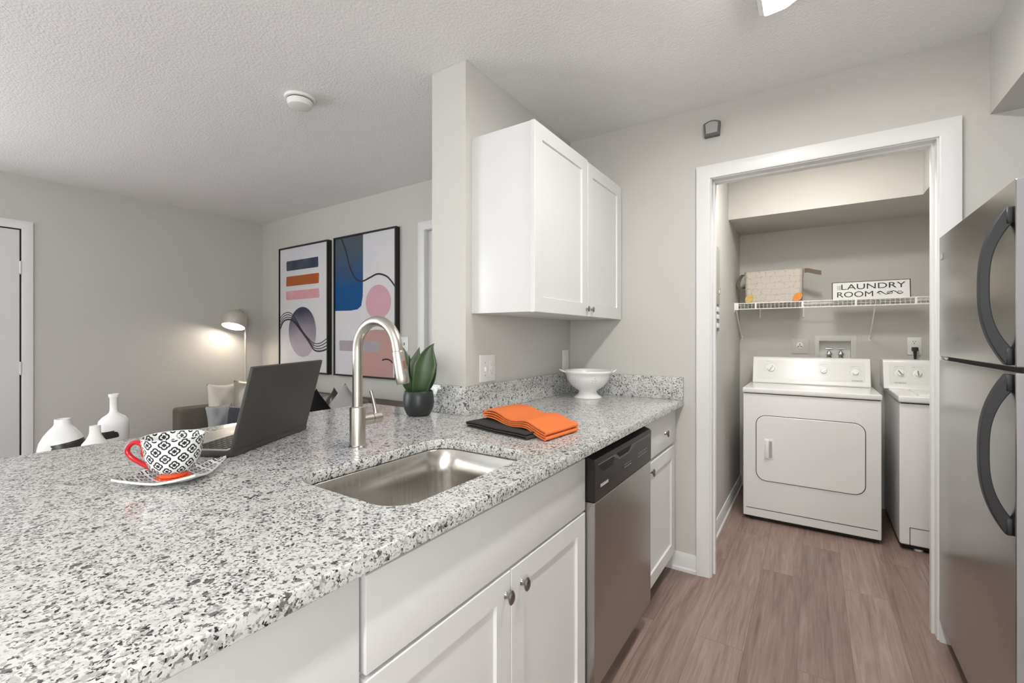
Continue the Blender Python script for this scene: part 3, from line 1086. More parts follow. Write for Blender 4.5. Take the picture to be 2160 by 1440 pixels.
for base in range(6):
    h = MB()
    a0 = math.radians(-48 + 60 * base)
    for du, dz in ((0, 0), (0.011, .001), (-0.011, .001), (0.002, .0125), (-0.0085, -.011), (.0065, -.012)):
        z = 0.103 + dz
        r = colr(z)
        a = a0 + du / r
        nx, ny = math.cos(a), math.sin(a)
        sl = Vector((nx * .90, ny * .90, -.43))
        p = Vector((CX + nx * r, CY + ny * r, Z0 + z))
        h.cyl(p - sl * .0006, p + sl * .0007, .0024, seg=10)
    h.build('drain_hole_cluster', M['greyink'], co)['label'] = 'round drain holes in a flower cluster'
for sgn in (-1, 1):
    pth = []
    for k in range(13):
        a = -PI / 2 + PI * k / 12
        out = 0.128 + 0.030 * math.cos(a)
        al = 0.036 * math.sin(a)
        pth.append(Vector((CX, CY, Z0 + .143 + .014 * math.cos(a))) + RT * (sgn * out) + FW * al)
    MB().tube(pth, .0042, 10).build('handle', M['enamel'], co)

# ---- cup and saucer
UX, UY = -1.262, 0.443
sau = thing('saucer', 'square black and white patterned saucer under the cup', 'saucer', (UX, UY, CT), math.radians(45))
def sau_pt(u, v, top):
    s = 0.163
    x, y = (u - .5) * 2, (v - .5) * 2
    r = max(abs(x), abs(y))
    c = abs(x * y)
    z = 0.0065 + 0.016 * c ** 1.4 + 0.008 * max(0, (r - .45) / .55) ** 1.5
    k = 1 - 0.05 * (1 - min(1, c * 1.2)) * r
    bx, by = x * s / 2 * k, y * s / 2 * k
    if not top:
        z -= 0.0048
        if r < 0.5:
            z = 0.0
    loc = WM[sau.name] @ Vector((bx, by, z + .0006))
    return loc
t_ = MB()
t_.mi = 0
t_.grid(lambda u, v: sau_pt(u, v, True), 24, 24)
t_.mi = 1
t_.grid(lambda u, v: sau_pt(u, v, False), 24, 24)
ring = [(i / 24, 0) for i in range(24)] + [(1, i / 24) for i in range(24)] + [(1 - i / 24, 1) for i in range(24)] + [(0, 1 - i / 24) for i in range(24)]
V = [sau_pt(u, v, True) for u, v in ring] + [sau_pt(u, v, False) for u, v in ring]
nn = len(ring)
t_._new(V, [(i, (i + 1) % nn, nn + (i + 1) % nn, nn + i) for i in range(nn)])
t_.build('plate', [M['quatreplate'], M['ceramic']], sau, sharp=50)
MB().lathe([(0.024, Z0 + .0066), (0.036, Z0 + .0068), (0.0365, Z0 + .0076), (0.024, Z0 + .0080)], (UX, UY, 0), 40, cap0=False, cap1=False).build('center_ring', M['orangeglaze'], sau)['label'] = 'orange red ring glazed in the middle'

cup = thing('teacup', 'black and white patterned teacup with a red handle on the saucer', 'cup', (UX, UY, CT + .0095))
zc = CT + .0098
outer = [(0.030, zc + .009), (0.039, zc + .015), (0.0465, zc + .025), (0.0525, zc + .040), (0.0560, zc + .056), (0.0585, zc + .072), (0.0605, zc + .086), (0.0620, zc + .094)]
inner = [(0.008, zc + .013), (0.036, zc + .017), (0.0435, zc + .026), (0.0495, zc + .041), (0.0530, zc + .057), (0.0555, zc + .073), (0.0575, zc + .086), (0.0600, zc + .0942)]
MB().lathe(outer, (UX, UY, 0), 56, cap1=False).build('bowl', M['quatre'], cup, sharp=60)
il = MB().lathe(inner, (UX, UY, 0), 56, cap1=False)
il.lathe([(0.0600, zc + .0942), (0.0611, zc + .0952), (0.0620, zc + .094)], (UX, UY, 0), 56, cap0=False, cap1=False)
il.build('lining', M['quatrein'], cup, sharp=60)
MB().lathe([(0.0, zc), (0.0275, zc), (0.0285, zc + .004), (0.0290, zc + .010), (0.0, zc + .0105)], (UX, UY, 0), 40).build('foot', M['orangeglaze'], cup)['label'] = 'orange red foot ring'
hp = []
for a, z in ((-.0600, .050), (-.0650, .0470), (-.0675, .0545), (-.0660, .0640), (-.0710, .0740), (-.0820, .0790), (-.0950, .0760), (-.1040, .0655), (-.1040, .0540), (-.0930, .0420), (-.0760, .0320), (-.0590, .0230), (-.0420, .0155)):
    hp.append(Vector((UX, UY, zc + z)) + RT * a - FW * 0.006)
def smooth_path(P, n=4):
    out = []
    for i in range(len(P) - 1):
        p0, p1, p2, p3 = P[max(0, i - 1)], P[i], P[i + 1], P[min(len(P) - 1, i + 2)]
        for k in range(n):
            t = k / n
            out.append(0.5 * ((2 * p1) + (p2 - p0) * t + (2 * p0 - 5 * p1 + 4 * p2 - p3) * t * t + (3 * p1 - p0 - 3 * p2 + p3) * t ** 3))
    out.append(P[-1])
    return out
hp = smooth_path(hp)
rr = [0.0022 + 0.0034 * min(1, i / 8) for i in range(len(hp))]
MB().tube(hp, rr, 12).build('handle', M['red'], cup)['label'] = 'glossy red scrolled handle'

# ---- laptop
A = Vector((-1.348, 0.613, 0))
B = Vector((-1.538, 0.952, 0))
ax = (B - A).normalized()
kd = Vector((-ax.y, ax.x, 0))
if kd.x > 0:
    kd = -kd
lw = (B - A).length
lp = thing('laptop', 'open dark grey laptop on the granite counter with its back to the sink', 'laptop', (A.x, A.y, CT))
def LP(a, b_, z):
    p = A + ax * a + kd * b_
    return Vector((p.x, p.y, CT + .001 + z))
fr = Matrix((( ax.x, kd.x, 0, A.x), (ax.y, kd.y, 0, A.y), (0, 0, 1, CT + .001), (0, 0, 0, 1)))
MB().box(0, lw, 0, 0.255, 0.0, 0.017, .004, 3, fr).build('base', M['laptop'], lp)
MB().box(0.006, lw - .006, 0.022, 0.250, 0.0165, 0.0178, .0003, 1, fr).build('deck', M['silver'], lp)['label'] = 'pale metal keyboard deck'
k = MB()
for r in range(6):
    nkeys = 15
    for c in range(nkeys):
        a0 = 0.022 + c * (lw - .044) / nkeys
        y0 = 0.036 + r * 0.0185
        k.box(a0, a0 + (lw - .044) / nkeys - .0035, y0, y0 + .0150, 0.0176, 0.0196, .0006, 1, fr)
k.build('keyboard', M['key'], lp)
tp = MB().box(lw * .34, lw * .66, 0.165, 0.238, 0.0177, 0.0181, .0002, 1, fr)
tp.build('touchpad', mat('touchpad', (0.5, 0.47, 0.44), 0.3, 0.5), lp)
tilt = math.radians(14.5)
lidm = fr @ Matrix.Translation((0, 0.010, 0.018)) @ Matrix.Rotation(-tilt, 4, 'X').inverted()
ld = MB().box(0, lw, -0.010, 0.0, 0.0, 0.244, .003, 3, lidm)
lid = ld.build('lid', M['laptop'], lp)
MB().box(0.010, lw - .010, -.0002, 0.0008, 0.014, 0.236, .0002, 1, lidm).build('screen', mat('dark glossy screen', (0.01, 0.01, 0.012), 0.1), lid)
MB().cyl(LP(0.03, 0.008, .016), LP(lw - .03, 0.008, .016), .0065, seg=14).build('hinge', M['black'], lp)

# ================================================================== REFRIGERATOR
rf = thing('refrigerator', 'stainless top-freezer refrigerator with dark bow handles facing the counter', 'refrigerator', (0.80, 2.08, 0))
RY0, RY1 = 1.668, 2.502
RF = 0.430
MB().box(0.512, 1.200, RY0 + .004, RY1 - .004, 0.020, 1.648, .006).build('cabinet', M['fridgeside'], rf)
fd = MB().box(RF, 0.506, RY0, RY1, 1.172, 1.655, .005, 3).build('freezer_door', M['fridge'], rf)
bd = MB().box(RF, 0.506, RY0, RY1, 0.095, 1.157, .005, 3).build('fridge_door', M['fridge'], rf)
for o_ in (fd, bd):
    o_.data.materials.append(M['fridgeside'])
    for p_ in o_.data.polygons:
        if p_.normal.x > -0.35:
            p_.material_index = 1
MB().box(0.445, 0.515, RY0 + .006, RY1 - .006, 1.1575, 1.1715).build('door_gasket', M['blackgap'], rf)
MB().box(0.470, 0.520, RY0 + .01, RY1 - .01, 0.018, 0.092).build('kick_grille', M['blackgap'], rf)
hg = MB().box(0.440, 0.500, RY1 - .070, RY1 - .020, 1.1577, 1.1712, .002)
hg.build('center_hinge', M['chrome'], rf)
for yy in (RY0 + .06, RY1 - .06):
    for xx in (0.56, 1.15):
        MB().cyl((xx, yy, 0.0), (xx, yy, 0.022), .018, seg=16).build('foot', M['black'], rf)
def bow(parent, za, zb_):
    """flat bow handle from za to zb_, standing off the door near its free edge"""
    yc = RY0 + 0.030
    n_ = 26
    out, inn = [], []
    L = zb_ - za
    for i in range(n_ + 1):
        t = i / n_
        z = za + L * t
        e_ = max(0.0, 1 - abs(2 * t - 1) ** 2.6)
        out.append((RF - 0.012 - 0.050 * e_, z))
    for i in range(n_ + 1):
        t = i / n_
        z = za + 0.042 + (L - 0.084) * t
        e_ = max(0.0, 1 - abs(2 * t - 1) ** 2.8)
        inn.append((RF - 0.000 - 0.042 * e_ if 0 < i < n_ else RF + .0005, z))
    poly = [(RF + .0005, za)] + out + [(RF + .0005, zb_)] + inn[::-1]
    mb = MB()
    # strip of quads between outer and inner profile, extruded in Y with chamfer
    def P(x, z, y):
        return (x, y, z)
    n2 = n_ + 1
    for (y0, sgn) in ((yc - .013, 1), (yc + .013, -1)):
        V = [P(x, z, y0) for x, z in out] + [P(x, z, y0) for x, z in inn]
        F = [(i, i + 1, n2 + i + 1, n2 + i) for i in range(n_)]
        mb._new(V, F)
    for prof_ in (out, inn):
        V = [P(x, z, yc - .013) for x, z in prof_] + [P(x, z, yc + .013) for x, z in prof_]
        F = [(i, i + 1, n2 + i + 1, n2 + i) for i in range(n_)]
        mb._new(V, F)
    for i in (0, n_):
        V = [P(*out[i], yc - .013), P(*out[i], yc + .013), P(*inn[i], yc + .013), P(*inn[i], yc - .013)]
        mb._new(V, [(0, 1, 2, 3)])
    for z0, z1 in ((za, za + .045), (zb_ - .045, zb_)):
        mb.box(RF - .013, RF + .0005, yc - .015, yc + .015, z0, z1, .003)
    o_ = mb.build('handle', M['handle'], parent, sharp=40)
    o_['label'] = 'dark grey bow handle'
    bv = o_.modifiers.new('edge', 'BEVEL')
    bv.width = 0.003
    bv.segments = 2
    bv.limit_method = 'ANGLE'
    return o_
bow(fd, 1.176, 1.588)
bow(bd, 0.735, 1.153)
MB().box(RF - .0015, RF + .0005, RY1 - .060, RY1 - .020, 1.560, 1.582, .0005).build('badge', M['greyink'], fd)

# ================================================================== LAUNDRY ROOM
def appliance_body(mb, x0, x1, y0, y1, z0, z1, bev=.008):
    return mb.box(x0, x1, y0, y1, z0, z1, bev, 3)
DRX0, DRX1, DFY = -0.400, 0.343, 3.470
dy = thing('dryer', 'white front-loading dryer with a raised control console', 'dryer', (-0.03, 3.8, 0))
appliance_body(MB(), DRX0, DRX1, DFY, 4.14, 0.028, 0.864).build('body', M['enamel'], dy)
tp = MB()
tp.box(DRX0 - .004, DRX1 + .004, DFY - .010, 4.14, 0.869, 0.902, .010, 3)
top = tp.build('top_panel', M['enamel'], dy)
MB().box(DRX0 + .006, DRX1 - .006, DFY + .004, 4.13, 0.862, 0.871).build('top_gap', M['handle'], dy)
def console(parent, x0, x1, knobs, brand_x, brand):
    yb, ya = 4.02, 3.91
    c = MB()
    prof_ = [(yb + .095, .9025), (ya - .012, .9025), (ya - .012, .912), (ya - .008, .918), (yb - .067, 1.088), (yb - .057, 1.096), (yb + .095, 1.096)]
    c.prism(prof_, lambda u, v, d_: (d_, u, v), x0, x1)
    o_ = c.build('console', M['enamel'], parent, sharp=20)
    bv = o_.modifiers.new('edge', 'BEVEL')
    bv.width = .004
    bv.segments = 2
    bv.limit_method = 'ANGLE'
    n0 = Vector((0, ya - .008, .918))
    n1 = Vector((0, yb - .067, 1.088))
    up = (n1 - n0).normalized()
    nr = Vector((0, -up.z, up.y))
    def S(x, h, d_):
        p = n0 + up * h + nr * d_
        return Vector((x, p.y, p.z))
    fr_ = MB()
    fr_.prism(rounded(x0 + .03, x1 - .03, .018, .160, .012, 4), lambda u, v, d_: S(u, v, d_), -.001, .0007)
    fr_.build('fascia', mat('fascia white', (0.74, 0.74, 0.72), 0.22), o_)
    for kx, kh, kr, ang in knobs:
        ink = MB()
        kb = MB()
        mt = Matrix(((1, 0, 0, kx), (0, up.y, nr.y, (n0 + up * kh).y), (0, up.z, nr.z, (n0 + up * kh).z), (0, 0, 0, 1)))
        kb.lathe([(kr * 1.25, .0006), (kr * 1.25, .0022), (kr * 1.0, .003), (kr * .95, .012), (kr * .85, .014), (0, .014)], mtx=mt, seg=32)
        ko = kb.build('dial', M['plastic'], o_)
        if ang is not None:
            g_ = MB().box(-.0035, .0035, -kr * .9, kr * .9, .012, .020, .001, 1, mt @ Matrix.Rotation(ang, 4, 'Z'))
            g_.build('pointer', M['chrome'], ko)
        for t in range(18):
            a = 2 * PI * t / 18 + .2
            if t % 6 == 5:
                continue
            w_ = kr * 1.75
            p = (kx + w_ * math.cos(a), kh + w_ * math.sin(a))
            if .02 < p[1] < .155:
                ink.prism([(p[0] - .003, p[1] - .0007), (p[0] + .003, p[1] - .0007), (p[0] + .003, p[1] + .0007), (p[0] - .003, p[1] + .0007)], lambda u, v, d_: S(u, v, d_), .0006, .0011)
        for (dx, dh, lw_) in ((0, kr * 2.35, .05), (-.02, kr * 2.35 - .007, .025)):
            hh = kh + dh
            if hh < .157:
                MB().prism([(kx + dx - lw_ / 2, hh), (kx + dx + lw_ / 2, hh), (kx + dx + lw_ / 2, hh + .0014), (kx + dx - lw_ / 2, hh + .0014)], lambda u, v, d_: S(u, v, d_), .0006, .0011).build('printed_line', M['greyink'], o_)
        ink.build('dial_markings', M['greyink'], o_)
    lettering('brand_print', [(brand, brand_x, .024, .0125, 1.05, .0002)], M['greyink'], o_, lambda u, v, d_: S(u, v, .0012 + d_))
    return o_
console(top, -0.385, 0.330, [(-0.262, .098, .026, -.5), (0.066, .092, .020, -.8), (0.246, .088, .018, None)], 0.225, 'KENMORE')
dd = MB()
dd.prism(rounded(-0.323, 0.269, 0.279, 0.722, 0.062, 8), lambda u, v, d_: (u, d_, v), DFY + .002, DFY - .0008)
dd.build('door_seam', M['handle'], dy)
dd = MB()
dd.prism(rounded(-0.319, 0.265, 0.283, 0.718, 0.058, 8), lambda u, v, d_: (u, d_, v), DFY + .001, DFY - .006)
ddo = dd.build('door', M['enamel'], dy, sharp=30)
bv = ddo.modifiers.new('edge', 'BEVEL')
bv.width = .003
bv.segments = 2
bv.limit_method = 'ANGLE'
h = MB()
h.box(-.274, -.219, DFY - .0075, DFY - .005, .428, .566, .001).build('pull_plate', M['enamel'], ddo)
h = MB()
h.box(-.266, -.244, DFY - .020, DFY - .006, .436, .558, .004)
h.build('pull_handle', M['plastic'], ddo)
MB().box(-.243, -.226, DFY - .0082, DFY - .0060, .440, .552).build('pull_recess', M['panelgrey'], ddo)
MB().box(DRX0 + .018, DRX1 - .018, DFY - .0012, DFY + .001, 0.083, 0.0868).build('kick_seam', M['handle'], dy)
MB().box(DRX0 + .01, DRX1 - .01, DFY + .015, 4.13, .012, .030).build('plinth', M['blackgap'], dy)
for xx in (DRX0 + .05, DRX1 - .05):
    for yy in (DFY + .06, 4.08):
        MB().cyl((xx, yy, 0), (xx, yy, .014), .018, seg=14).build('foot', M['black'], dy)

WX0, WX1 = 0.424, 1.110
wa = thing('washer', 'white top-loading washing machine beside the dryer, partly behind the refrigerator', 'washing machine', (0.77, 3.8, 0))
appliance_body(MB(), WX0, WX1, DFY, 4.14, 0.034, 0.860, .014).build('body', M['enamel'], wa)
wt = MB().box(WX0 - .006, WX1 + .006, DFY - .014, 4.14, .866, .905, .012, 3).build('top_panel', M['enamel'], wa)
MB().box(WX0 + .008, WX1 - .008, DFY + .006, 4.13, .858, .868).build('top_gap', M['handle'], wa)
MB().box(WX0 + .09, WX1 - .09, DFY + .03, 3.84, .9045, .911, .004).build('lid', M['enamel'], wt)
console(wt, 0.396, 1.100, [(0.482, .094, .019, .6), (0.572, .094, .019, .1), (0.80, .094, .028, -.4), (0.98, .094, .019, 0)], 0.452, 'KENMORE')
MB().prism([(WX0 + .045, .140), (WX1 - .045, .140), (WX1 - .045, .137), (WX0 + .048, .137), (WX0 + .048, .036), (WX0 + .045, .036)], lambda u, v, d_: (u, d_, v), DFY + .001, DFY - .0012).build('kick_seam', M['handle'], wa)
MB().box(WX0 + .012, WX1 - .012, DFY + .02, 4.13, .014, .036).build('plinth', M['blackgap'], wa)
for xx in (WX0 + .09, WX1 - .05):
    for yy in (DFY + .045, 4.08):
        MB().cyl((xx, yy, 0), (xx, yy, .034), .022, seg=14).build('foot', M['plastic'], wa)
for zz in (.335, .29):
    MB().box(.602, .612, DFY - .0008, DFY + .001, zz, zz + .0022).build('scuff_mark', M['greyink'], wa)

# ---- wire shelf
ws = thing('wire_shelf', 'white ventilated wire shelf on the laundry wall above the machines', 'shelf', (0.3, 4.0, 1.46))
SF, SB = 3.872, 4.216
SZ, SZL = 1.506, 1.462
SLX0, SLX1 = LLX + .002, RX - .002
fr_ = MB()
for (y, z, r) in ((SF, SZ, .0038), (SF, SZL, .0038), (SB - .004, SZ - .003, .0034), ((SF + SB) / 2, SZ - .005, .0034)):
    fr_.cyl((SLX0, y, z), (SLX1, y, z), r, seg=10)
for x in (-.360, -.062, .245, .555, .86, 1.15):
    fr_.box(x - .006, x + .006, SF - .0045, SF + .0035, SZL, SZ)
fr_.build('rail_frame', M['plastic'], ws)
wr = MB()
x = SLX0 + .02
while x < SLX1:
    wr.tube([(x, SB, SZ + .0005), (x, SF + .003, SZ + .0005), (x, SF, SZ - .003), (x, SF + .001, SZL)], .0014, 6)
    x += 0.0254
wr.build('deck_wires', M['plastic'], ws)
MB().box(SLX0, SLX0 + .030, SF - .006, SF + .006, SZL - .006, SZ + .006, .001).box(SLX0, SLX0 + .004, SF - .012, SF + .03, SZL - .02, SZ + .008, .001).build('end_bracket', M['plastic'], ws)
for x in (SLX0 + .012, .350, 1.10):
    b_ = MB()
    b_.tube([(x, SF + .006, SZL + .002), (x, LBY - .020, 1.248), (x, LBY - .002, 1.232)], .0045, 8)
    b_.box(x - .008, x + .008, LBY - .004, LBY - .0004, 1.222, 1.262, .001)
    b_.build('support_brace', M['plastic'], ws)
for x in (-.36, -.06):
    MB().box(x - .006, x + .006, LBY - .012, LBY - .0004, 1.405, 1.495, .001).build('wall_clip', M['plastic'], ws)

# ---- laundry basket on the shelf
bk = thing('fabric_basket', 'beige stitched burlap basket with brown strap handles on the wire shelf', 'basket', (-0.25, 4.0, SZ))
zb0 = SZ + .0024
def bask(u, v, s=1.0):
    # rounded-rectangle tube flaring upwards
    hx = 0.184 + .010 * v
    hy = 0.120 + .008 * v
    P = rounded(-hx, hx, -hy, hy, .035, 6)
    k = u * (len(P))
    i = int(k) % len(P)
    return P[i]
bm_ = MB()
lv = []
for v in [0, .03, .1, .25, .4, .55, .7, .85, .97, 1.0, .98, .7, .3, .05]:
    pass
seq = [(0.0, 1.0), (.04, 1.0), (.2, 1.005), (.45, 1.0), (.7, .995), (.93, 1.0), (1.0, 1.0), (1.0, .965), (.7, .955), (.05, .95)]
P0 = rounded(-.190, .190, -.115, .115, .03, 6)
n = len(P0)
V = []
for t, sc in seq:
    fl = .96 + .05 * t
    for (x, y) in P0:
        wob = 1 + .012 * math.sin(x * 30 + t * 5)
        V.append((-.250 + x * fl * sc, 4.005 + y * fl * sc * wob, zb0 + .232 * t + (.010 * (abs(x) / .19) ** 3 if t > .9 else 0)))
F = [(i * n + k, i * n + (k + 1) % n, (i + 1) * n + (k + 1) % n, (i + 1) * n + k) for i in range(len(seq) - 1) for k in range(n)]
F.append(tuple(range(n)))
F.append(tuple(range((len(seq) - 1) * n, len(seq) * n)))
bm_._new(V, F)
bm_.build('body', M['burlap'], bk, sharp=50)
def strip(path, width, wdir, th=.003):
    mb = MB()
    wd = Vector(wdir).normalized() * (width / 2)
    P = [Vector(p) for p in path]
    V, F = [], []
    for i, p in enumerate(P):
        tg = (P[min(len(P) - 1, i + 1)] - P[max(0, i - 1)]).normalized()
        nr = tg.cross(wd).normalized() * (th / 2)
        V += [p + wd + nr, p - wd + nr, p - wd - nr, p + wd - nr]
    for i in range(len(P) - 1):
        for k_ in range(4):
            F.append((i * 4 + k_, i * 4 + (k_ + 1) % 4, i * 4 + 4 + (k_ + 1) % 4, i * 4 + 4 + k_))
    F += [(0, 1, 2, 3), tuple(range(len(P) * 4 - 4, len(P) * 4))]
    mb._new(V, F)
    return mb
hl = smooth_path([Vector(p) for p in ((-.442, 3.99, 1.735), (-.462, 3.985, 1.738), (-.484, 3.975, 1.700), (-.490, 3.965, 1.655), (-.470, 3.965, 1.630), (-.443, 3.97, 1.640))])
strip(hl, .030, (.75, .65, 0)).build('handle', M['strap'], bk)['label'] = 'brown looped strap handle'
hr = smooth_path([Vector(p) for p in ((-.052, 3.99, 1.742), (-.028, 3.985, 1.741), (.010, 3.98, 1.728), (.052, 3.975, 1.716))])
strip(hr, .034, (0, .35, 1)).build('handle', M['strap'], bk)['label'] = 'brown strap handle sticking out'
for (xc, mt_) in ((-.092, 'patcho'), (-.405, 'patchy')):
    p_ = MB()
    pts = [(.028 * math.cos(2 * PI * i / 20) + .010 * math.sin(2 * PI * i / 20), .030 * math.sin(2 * PI * i / 20)) for i in range(20)]
    p_.prism(pts, lambda u, v, d_: (xc + u, d_, zb0 + .033 + v * 1.1), 3.8835, 3.890)
    p_.build('fruit_patch', M[mt_], bk)
# ---- LAUNDRY ROOM sign
sg = thing('wall_sign', 'white LAUNDRY ROOM sign with black letters leaning on the wire shelf', 'sign', (0.33, 3.95, SZ))
sm = Matrix.Translation((0.113, 3.925, SZ + .0028)) @ Matrix.Rotation(math.radians(-8), 4, 'X')
def SG(u, v, d_):
    return sm @ Vector((u, -d_, v))
MB().box(0, .425, 0, .012, 0, .128, .001, 1, sm).build('backing', M['ink'], sg)
MB().box(.005, .420, -.001, .001, .004, .1235, .0004, 1, sm).build('board', M['signwhite'], sg)
lettering('lettering', [('LAUNDRY', .054, .0725, .0545, 1.40, 0), ('ROOM', .030, .0185, .0545, 1.27, 0), ('THE', .029, .092, .012, 1.0, 0), ('THE', .029, .081, .012, 1.0, 0), ('THE', .029, .070, .012, 1.0, 0)],
          M['ink'], sg, lambda u, v, d_: SG(u, v, .0014 + d_))
orn = MB()
def scroll(c0, sgn):
    P = []
    for i in range(30):
        t = i / 29
        P.append(SG(c0 + .066 * t * sgn, .040 + .011 * math.sin(t * 2 * PI) * sgn, .0016))
    return P
for c0, sgn in ((.250, 1), (.386, -1)):
    orn.tube(scroll(c0, sgn), .0022, 6)
    P = [SG(c0 + .018 * sgn + .010 * math.cos(a * .45), .040 + .008 * math.sin(a * .45), .0016) for a in range(12)]
    orn.tube(P, .0017, 6)
orn.tube([SG(.318 + .014 * math.cos(2 * PI * i / 24), .040 + .008 * math.sin(2 * PI * i / 24), .0016) for i in range(24)], .0018, 6, closed=True)
orn.build('scroll_ornament', M['ink'], sg)

# ---- wall fittings behind the machines
ob = thing('dryer_outlet', 'round-faced white dryer power outlet on the laundry wall above the dryer', 'outlet', (-.085, LBY, 1.13))
MB().box(-.140, -.030, LBY - .006, LBY - .0004, 1.118, 1.232, .002).build('cover_plate', mat('painted plate', (0.60, 0.585, 0.55), .5), ob)
mt = Matrix.Translation((-.085, LBY - .006, 1.180)) @ Matrix.Rotation(PI / 2, 4, 'X')
MB().lathe([(0, .0065), (.022, .0065), (.025, .005), (.026, 0)][::-1], mtx=mt, seg=32).build('receptacle', M['ceramic'], ob)
s = MB()
for a in (90, 215, 325):
    r_ = math.radians(a)
    cx_, cz_ = -.085 + .0125 * math.cos(r_), 1.180 + .0125 * math.sin(r_)
    s.box(-.0025, .0025, -.0008, .0008, -.006, .006, mtx=Matrix.Translation((cx_, LBY - .0128, cz_)) @ Matrix.Rotation(r_ * -1 + (PI / 2), 4, 'Y'))
s.cyl((-.085, LBY - .0132, 1.180), (-.085, LBY - .0120, 1.180), .003, seg=10)
s.build('slots', M['ink'], ob)

vb = thing('washer_valve_box', 'recessed white washer valve box in the laundry wall above the dryer', 'valve box', (.139, LBY, 1.0))
f = MB()
f.box(.012, BX0, LBY - .005, LBY - .0004, .99, 1.258, .001).box(BX1, .272, LBY - .005, LBY - .0004, .99, 1.258, .001).box(BX0, BX1, LBY - .005, LBY - .0004, BZ1, 1.258, .001)
f.build('flange', mat('painted flange', (0.62, 0.605, 0.575), .5), vb)
f = MB()
t = .003
f.box(BX0 + .0005, BX0 + t, LBY - .004, LBY + .082, BZ0 + .001, BZ1 - .0005).box(BX1 - t, BX1 - .0005, LBY - .004, LBY + .082, BZ0 + .001, BZ1 - .0005)
f.box(BX0 + t, BX1 - t, LBY - .004, LBY + .082, BZ1 - t, BZ1 - .0005).box(BX0 + t, BX1 - t, LBY + .079, LBY + .082, BZ0 + .001, BZ1 - t)
f.box(BX0 + t, BX1 - t, LBY - .004, LBY + .082, BZ0 + .001, BZ0 + t)
f.build('liner', M['plastic'], vb)
for xv in (.105, .178):
    v_ = MB()
    v_.cyl((xv, LBY + .04, 1.045), (xv, LBY + .04, 1.120), .013, seg=16).cyl((xv, LBY + .04, 1.120), (xv, LBY + .04, 1.135), .018, .012, seg=16)
    v_.cyl((xv, LBY + .04, 1.100), (xv + .020, LBY - .005, 1.080), .010, seg=14).cyl((xv, LBY + .04, 1.135), (xv, LBY + .04, 1.155), .006, seg=12)
    v_.cyl((xv - .022, LBY + .03, 1.158), (xv + .022, LBY + .03, 1.158), .006, seg=12)
    v_.cyl((xv - .030, LBY + .020, 1.062), (xv - .010, LBY + .036, 1.090), .008, seg=12)
    vo = v_.build('valve', M['chrome'], vb)
    MB().box(xv - .016, xv + .016, LBY + .012, LBY + .024, 1.108, 1.126, .003).build('handle', M['nickel'], vo)

eo = thing('wall_outlet', 'white laundry wall outlet with a black plug in it above the washer', 'outlet', (.595, LBY, 1.12))
MB().box(.558, .634, LBY - .006, LBY - .0004, 1.122, 1.246, .002).build('cover_plate', M['plastic'], eo)
s = MB()
for xx in (.589, .601):
    s.box(xx - .001, xx + .001, LBY - .0072, LBY - .005, 1.212, 1.222)
s.cyl((.595, LBY - .0072, 1.203), (.595, LBY - .005, 1.203), .003, seg=10)
s.build('slots', M['ink'], eo)
pg = tag(setorigin(MB().box(.578, .612, LBY - .045, LBY - .0065, 1.150, 1.178, .006).tube([(.595, LBY - .032, 1.160), (.595, LBY - .034, 1.130), (.595, LBY - .032, 1.09), (.597, LBY - .028, .99), (.60, LBY - .025, .86)], [.011, .009, .006, .0045, .0045], 12).build('power_plug', M['black']), (.595, LBY - .03, 1.15)),
         'black power plug and cord hanging from the laundry outlet', 'plug')

# ---- electrical panel on the laundry side wall
ep = thing('breaker_panel', 'grey metal breaker panel on the left laundry wall just inside the doorway', 'breaker panel', (LLX, 2.95, 1.30))
MB().box(LLX + .0004, LLX + .014, 2.760, 3.125, 1.285, 1.815, .002).build('cover', M['panelgrey'], ep)
MB().box(LLX + .014, LLX + .020, 2.785, 3.105, 1.450, 1.800, .002).build('panel_door', M['panelgrey'], ep)
MB().box(LLX + .014, LLX + .024, 3.070, 3.095, 1.52, 1.56, .002).build('latch', M['chrome'], ep)
for zz in (1.32, 1.375, 1.42):
    MB().box(LLX + .014, LLX + .022, 3.02, 3.09, zz - .014, zz + .014, .002).build('breaker', M['plastic'], ep)

# ---- small device above the doorway
ch = thing('wall_sensor', 'small grey-framed wall device above the laundry doorway', 'wall device', (-.432, WY, 2.28))
def arch(w2, z0, z1, sag):
    P = [(-w2 * .88, z0), (w2 * .88, z0), (w2, z1 - sag)]
    for i in range(1, 8):
        t = i / 8
        P.append((w2 - 2 * w2 * t, z1 - sag + sag * math.sin(PI * t)))
    P.append((-w2, z1 - sag))
    return P
MB().prism(arch(.040, 2.283, 2.362, .012), lambda u, v, d_: (-.432 + u, d_, v), WY - .0005, WY - .028).build('housing', mat('grey metal housing', (0.13, 0.14, 0.14), .4, .3), ch, sharp=25)
MB().prism(arch(.030, 2.297, 2.355, .010), lambda u, v, d_: (-.432 + u, d_, v), WY - .027, WY - .0295).build('cover', M['panelgrey'], ch, sharp=25)

